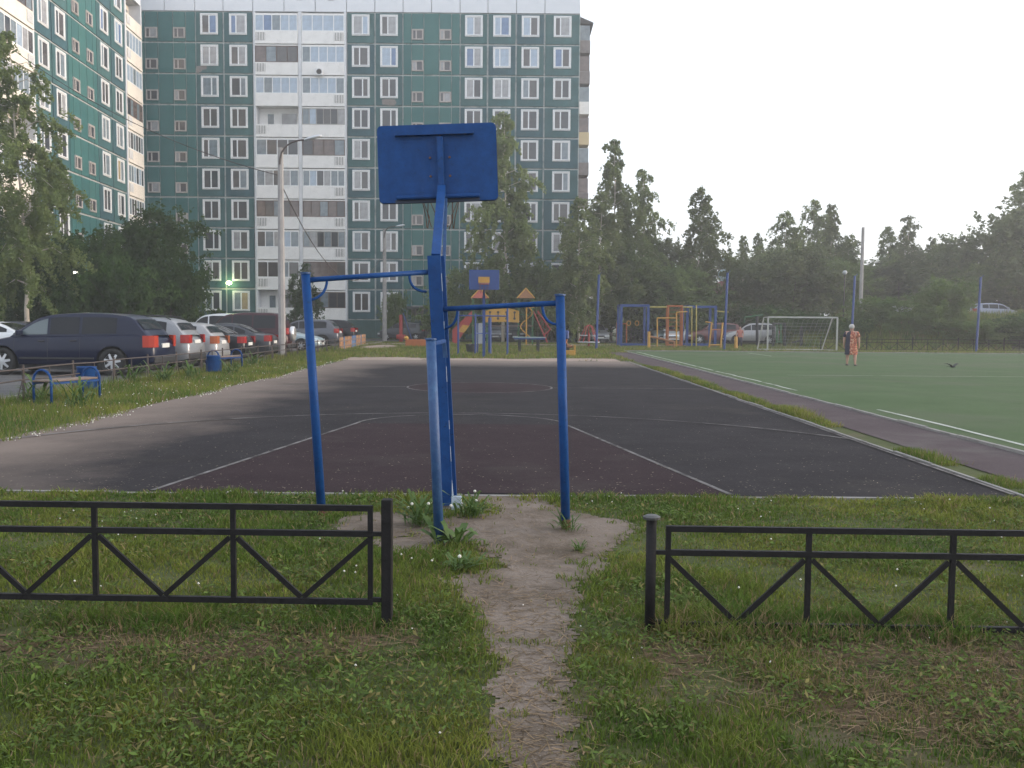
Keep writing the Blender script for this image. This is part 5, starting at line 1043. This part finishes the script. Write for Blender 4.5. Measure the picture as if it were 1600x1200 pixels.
    if lower:
        for sd, lg in zip((-1,1), legs): MB().tube([Vector((sd*.05*s,0,.50))*k, Vector((sd*.055*s+lg[0],lg[1]*.5,.275))*k, Vector((sd*.055*s+lg[0]*1.5,lg[1],.06))*k], [.072*s*k,.055*s*k,.038*s*k], 10).build('trouser_leg', lower, t, True)
    for sd, lg in zip((-1,1), legs): MB().bbox((sd*.058*s+lg[0]*1.5-.03)*k, (sd*.058*s+lg[0]*1.5+.03)*k, (lg[1]-.035)*k, (lg[1]+.095)*k, 0, .035*k, .012*k).build('shoe', M_shoe, t)
    return t
g = G(1329, 571.5); person('grey-haired person in a half navy, half orange flowered dress standing on the green pitch', g, R(-35), 1.62, 1.2, (((-.02,-.02),(-.03,.0)),((.02,.02),(.03,.05))), ((-.02,.03),(.03,-.03)), [M_flo, M_navy], .12, M_hair)
p = D(1156, 540, 64); person('person in a pink top and dark trousers beside the silver off-roader', (p.x, 64, 0), R(150), 1.45, 1.0, (((-.02,.02),(-.02,.06)),((.02,.03),(.02,.07))), ((-.02,.05),(.02,-.06)), mat('pink_cloth', (.42,.17,.14), .9), None, mat('dark_hair', (.05,.035,.03), .9), .48, M_navy)
# bird in flight, low over the pitch
p = D(1488, 573, 27); t = thing('bird', 'dark bird flying low over the green pitch', 'bird', p, R(-70)); t.scale = (.62,.62,.62); M_bird = mat('dark_feather', (.02,.019,.02), .7)
bd = MB(); prof = [(-.20,.006),(-.12,.025),(-.03,.046),(.06,.044),(.11,.026),(.135,.030),(.16,.026),(.185,.010),(.205,.002)]
bd.lathe([(r, x) for x, r in prof], 10, (0,0,0), 'x')
for s in (-1,1):   # wings raised, three joints each
    w = [(.07,.03),(-.05,.03)], [(.10,.17),(-.07,.16)], [(.03,.34),(-.10,.31)], [(-.06,.44),(-.09,.43)]; z = [0.02,.10,.16,.15]; vs = []
    for (a, b), zz in zip(w, z): vs += [(a[0], s*a[1], zz), (b[0], s*b[1], zz), (a[0], s*a[1], zz-.012), (b[0], s*b[1], zz-.008)]
    fs = []
    for i in range(3): j = i*4; fs += [(j,j+1,j+5,j+4),(j+2,j+6,j+7,j+3),(j,j+4,j+6,j+2),(j+1,j+3,j+7,j+5)]
    fs.append((12,13,15,14)); bd.add(vs, fs)
bd.add([(-.18,-.02,.01),(-.18,.02,.01),(-.31,.055,.0),(-.31,-.055,.0),(-.18,-.02,-.004),(-.18,.02,-.004),(-.31,.055,-.008),(-.31,-.055,-.008)], [(0,1,2,3),(4,7,6,5),(2,6,7,3),(0,3,7,4),(1,5,6,2)])
bd.build('body', M_bird, t)
# ================================================================== GRASS (stuff)
M_blade = mat('grass_blade', (.07,.11,.03), rough=.7, attr='tint', trans=.35, spec=.2)
M_straw = mat('dry_straw', (.30,.23,.13), rough=.9, attr='tint', spec=.1)
def blades(name, x, y, h, w, col, lean=.6, z=0.0, mtl=None, seg=2):
    n = len(x); a = rng.uniform(0, 2*np.pi, n); la = rng.uniform(0, 2*np.pi, n); L = rng.uniform(.1, lean, n)*h
    dx, dy = np.cos(a)*w/2, np.sin(a)*w/2; bx, by = np.cos(la)*L, np.sin(la)*L
    z0 = np.full(n, 0.0) + z
    if seg == 2:
        P = np.stack([np.c_[x-dx, y-dy, z0-.01], np.c_[x+dx, y+dy, z0-.01], np.c_[x-dx*.8+bx*.35, y-dy*.8+by*.35, z0+h*.6], np.c_[x+dx*.8+bx*.35, y+dy*.8+by*.35, z0+h*.6], np.c_[x+bx, y+by, z0+h]], 1).reshape(-1,3)
        b = np.arange(n)[:,None]*5; Fa = np.concatenate([b+np.array([[0,1,2]]), b+np.array([[1,3,2]]), b+np.array([[2,3,4]])]); k = 5
    else:
        P = np.stack([np.c_[x-dx, y-dy, z0-.01], np.c_[x+dx, y+dy, z0-.01], np.c_[x+bx, y+by, z0+h]], 1).reshape(-1,3)
        Fa = np.arange(n*3).reshape(-1,3); k = 3
    return bigmesh(name, P, Fa, mtl or M_blade, col=np.repeat(col, k, 0), kind='stuff')
def greens(n, x, y, dry=None, seed=0):
    t = fbm(x*1.1, y*1.1, 20+seed)[:,None]; r = rng.random((n,1))
    t = np.clip((t-.3)/.4, 0, 1); g = np.array([.072,.130,.018])*(1-t) + np.array([.170,.195,.034])*t
    g = g*(.65+.7*r); p = .12 if dry is None else dry
    d = (rng.random(n) < p)[:,None]; s = np.array([.27,.20,.105])*(.6+.6*rng.random((n,1)))
    return np.where(d, s, g)
def scatter(n, x0, x1, y0, y1): return rng.uniform(x0, x1, n), rng.uniform(y0, y1, n)
# foreground lawn, thick where it is near
xs, ys = [], []
for (y0, y1, dens) in ((2.7,3.8,9500),(3.8,5.0,7600),(5.0,6.4,5200),(6.4,8.42,3600)):
    ww = .6*y1+.35; n = int(2*ww*(y1-y0)*dens); a, b = scatter(n, -ww, ww, y0, y1); k = np.abs(a) < .6*b+.35; xs.append(a[k]); ys.append(b[k])
x = np.concatenate(xs); y = np.concatenate(ys)
pm = path_mask(x, y); tuft = fbm(x*6, y*6, 44); keep = (rng.random(len(x)) < np.clip(.5-pm*6, 0, 1)) | ((pm < .25) & (tuft > .64) & (rng.random(len(x)) < .6)) | (rng.random(len(x)) < .004)
fb = fbm(x*2.3, y*2.3, 40); br = brown(x, y); keep &= rng.random(len(x)) < np.clip(.05+1.75*fb-.75*br, .08, 1)
x, y, fb, br, pm = x[keep], y[keep], fb[keep], br[keep], pm[keep]
h = (.012+.05*np.clip(fb-.25,0,1)*1.3)*rng.uniform(.5,1.6,len(x))*(1-.35*br)*np.where(pm > -.06, .8, 1)
h *= np.where(y > 8.1, 1.35, 1)*np.where((x > .75) & (np.abs(y-4.72) < .2), 1.9, 1)*np.where((x < -.7) & (np.abs(y-4.7) < .12), 1.5, 1)*(1+.5*np.clip(fbm(x*.9,y*.9,77)-.5, 0, 1)*2)
blades('grass', x, y, h, rng.uniform(.0035,.0085,len(x))*np.clip(y/5,.8,1.6), greens(len(x), x, y, .10+.6*br), 1.3)
# low broad-leaved weeds between the blades
def leaves_flat(name, x, y, z, s, col, mtl):
    n = len(x); a = rng.uniform(0, 2*np.pi, n); t = rng.normal(0, .45, (n,2)); c, sn = np.cos(a), np.sin(a)
    u = np.c_[c, sn, t[:,0]]*s[:,None]; v = np.c_[-sn, c, t[:,1]]*s[:,None]*.38; P0 = np.c_[x, y, z]
    P = np.stack([P0-u, P0-v*.9, P0+u, P0+v*.9], 1).reshape(-1,3)
    return bigmesh(name, P, np.arange(n*4).reshape(-1,4), mtl, col=np.repeat(col, 4, 0), kind='stuff')
n = 95000; y = rng.uniform(2.7, 8.3, n)**1.0; x = rng.uniform(-1,1,n)*(.6*y+.3); f = fbm(x*3.1, y*3.1, 51)
k = (path_mask(x, y) < -.06) & (f > .50 - .16*np.exp(-((y-4.3)/.6)**2)) & (rng.random(n) < .75); x, y, f = x[k], y[k], f[k]
cl = np.where(rng.random((len(x),1)) < .8, np.array([.10,.155,.032]), np.array([.19,.17,.06]))*(.5+.8*rng.random((len(x),1)))
leaves_flat('weeds', x, y, rng.uniform(.012,.05,len(x))+.05*np.clip(f-.55,0,1), rng.uniform(.008,.020,len(x))*(1+.5*np.clip(f-.55,0,.3)*3), cl, M_blade)
# straw: dried stalks lying flat
n = 42000; y = rng.uniform(2.7, 8.3, n); x = rng.uniform(-1,1,n)*(.6*y+.3); br = brown(x, y); pm = path_mask(x, y)
k = (rng.random(n) < br*1.1) | ((pm > 0) & (y < 5.5) & (rng.random(n) < .9)) | ((pm > 0) & (rng.random(n) < .25)) | (rng.random(n) < .05); x, y = x[k], y[k]; n = len(x)
a = rng.normal(0, .9, n); Ls = rng.uniform(.015, .06, n); wd = rng.uniform(.001,.0022,n); zz = rng.uniform(.008,.03,n)*np.where(path_mask(x,y) > 0, .45, 1)
c, s = np.cos(a), np.sin(a); u = np.c_[c, s, rng.normal(0,.1,n)]*Ls[:,None]; v = np.c_[-s, c, 0*s]*wd[:,None]; P0 = np.c_[x,y,zz]
blk = np.stack([P0-u-v, P0-u+v, P0+u+v, P0+u-v], 1).reshape(-1,3)
bigmesh('straw', blk, np.arange(n*4).reshape(-1,4), M_straw, col=np.repeat(np.array([.25,.18,.11])*(.2+.95*rng.random((n,1))), 4, 0), kind='stuff')
# verge along the parking, between its kerb and the court
def verge_edge(y): return -6.62 - .35*np.clip((y-24)/14,0,1.5)*1.0 + (fbm(y*.35, y*0, 61)-.5)*.7
n = 95000; y = 6.5 + (rng.random(n)**1.5)*44; x = rng.uniform(-9.75, -6.2, n); f = fbm(x*1.2, y*1.2, 62)
k = (x < verge_edge(y) - .1*rng.random(n)) & (rng.random(n) < .3+1.1*f); x, y, f = x[k], y[k], f[k]
blades('grass', x, y, (.05+.09*f)*rng.uniform(.5,1.5,len(x))*np.where(x < -9.2, 1.9, 1), rng.uniform(.008,.018,len(x))*np.clip(y/16,.8,2.2), greens(len(x), x, y, .16, 3), .8, seg=1)
# tufts between court and track
n = 26000; y = 8.0 + (rng.random(n)**1.6)*32; x = 5.01 + rng.normal(0,.10,n); f = fbm(x*.2, y*.55, 64)
k = (f > .40) & (x > 4.86) & (x < 5.3); x, y, f = x[k], y[k], f[k]
blades('grass', x, y, (.03+.22*np.clip(f-.36,0,1))*rng.uniform(.5,1.6,len(x)), rng.uniform(.006,.014,len(x))*np.clip(y/12,.8,2.5), greens(len(x), x, y, .15, 4), .9, seg=1)
# far lawn round the playground and the equipment
n = 110000; y = 37.5 + rng.random(n)*34; x = rng.uniform(-11, 32, n); f = fbm(x*.5, y*.5, 66)
k = (far_dirt(x, y) < .1) & ~((x > 6.3) & (y < 53.1)) & ~((x > 5.1) & (x < 6.5) & (y < 50)) & ~((x > -6.7) & (x < 4.8) & (y < 38.4)) & (f > .3) & (x < .62*y); x, y, f = x[k], y[k], f[k]
zz = np.where((x > 19) & (y > 62), hz(x, y), 0)
blades('grass', x, y, (.04+.12*f)*rng.uniform(.5,1.5,len(x)), rng.uniform(.02,.05,len(x)), greens(len(x), x, y, .22, 5), .8, z=zz, seg=1)
# rough growth on the bank at the right
n = 36000; y = rng.uniform(59.5, 76, n); x = rng.uniform(20.5, 52, n); f = fbm(x*.4, y*.4, 68); k = (f > .34) & ((y > 61.5) | (f > .55)); x, y, f = x[k], y[k], f[k]
blades('tall_weeds', x, y, (.3+.9*f)*rng.uniform(.4,1.3,len(x))*np.clip((y-58)/7,.3,1), rng.uniform(.05,.14,len(x)), greens(len(x), x, y, .10, 6)*.8, .7, z=hz(x, y), seg=1)
# white fluff: dandelion heads on the lawn and poplar down along the court edge
def puffs(name, x, y, z, r):
    n = len(x); o = np.array([[1,0,0],[-1,0,0],[0,1,0],[0,-1,0],[0,0,1],[0,0,-1]])*.5; P = (np.c_[x,y,z][:,None,:] + o[None]*r[:,None,None]).reshape(-1,3)
    fc = np.array([[0,2,4],[2,1,4],[1,3,4],[3,0,4],[2,0,5],[1,2,5],[3,1,5],[0,3,5]]); Fa = (np.arange(n)[:,None,None]*6 + fc[None]).reshape(-1,3)
    return bigmesh(name, P, Fa, M_white, kind='stuff')
n = 150; y = rng.uniform(5.2, 8.4, n); x = rng.uniform(-1,1,n)*.58*y; k = (path_mask(x,y) < -.05) & (fbm(x*1.4,y*1.4,71) > .52); x, y = x[k], y[k]
puffs('dandelion_heads', x, y, rng.uniform(.03,.08,len(x)), rng.uniform(.008,.018,len(x)))
n = 420; y = 8+rng.random(n)**1.3*30; x = verge_edge(y) + rng.normal(0,.12,n) - .05; puffs('poplar_down', x, y, np.full(n,.03), rng.uniform(.012,.03,n))
n = 260; y = 9+rng.random(n)*26; x = rng.uniform(-9,-6.7,n); k = fbm(x,y,72) > .5; puffs('dandelion_heads', x[k], y[k], np.full(k.sum(),.09), rng.uniform(.014,.028,k.sum()))
n = 22; y = rng.uniform(3.1,5.4,n); x = rng.uniform(-1,1,n)*.56*y; puffs('poplar_down', x, y, np.full(n,.035), rng.uniform(.005,.016,n))
n = 1700; y = 8.6+rng.random(n)**2*9; x = rng.uniform(-6,4.6,n); P0 = np.c_[x,y,np.full(n,.03)]
a = rng.uniform(0,6.3,n); u = np.c_[np.cos(a),np.sin(a),0*a]*rng.uniform(.005,.02,n)[:,None]; v = np.c_[-np.sin(a),np.cos(a),0*a]*rng.uniform(.003,.008,n)[:,None]
bigmesh('leaf_litter', np.stack([P0-u,P0-v,P0+u,P0+v],1).reshape(-1,3), np.arange(n*4).reshape(-1,4), M_straw, col=np.repeat(np.array([.30,.25,.19])*(.3+rng.random((n,1))),4,0), kind='stuff')

# ================================================================== HAZE (evening air)
hb = MB().box(-241, 261, -51, 421, -1.0, 36.0).build('haze', bpy.data.materials.new('haze')); hb['kind'] = 'stuff'
hm = hb.data.materials[0]; hm.use_nodes = True; hn = hm.node_tree; hn.nodes.remove(hn.nodes['Principled BSDF'])
pv = hn.nodes.new('ShaderNodeVolumePrincipled'); pv.inputs['Color'].default_value = (.95,.95,.95,1); pv.inputs['Density'].default_value = .0017; pv.inputs['Anisotropy'].default_value = .45
hn.links.new(pv.outputs[0], hn.nodes['Material Output'].inputs['Volume'])
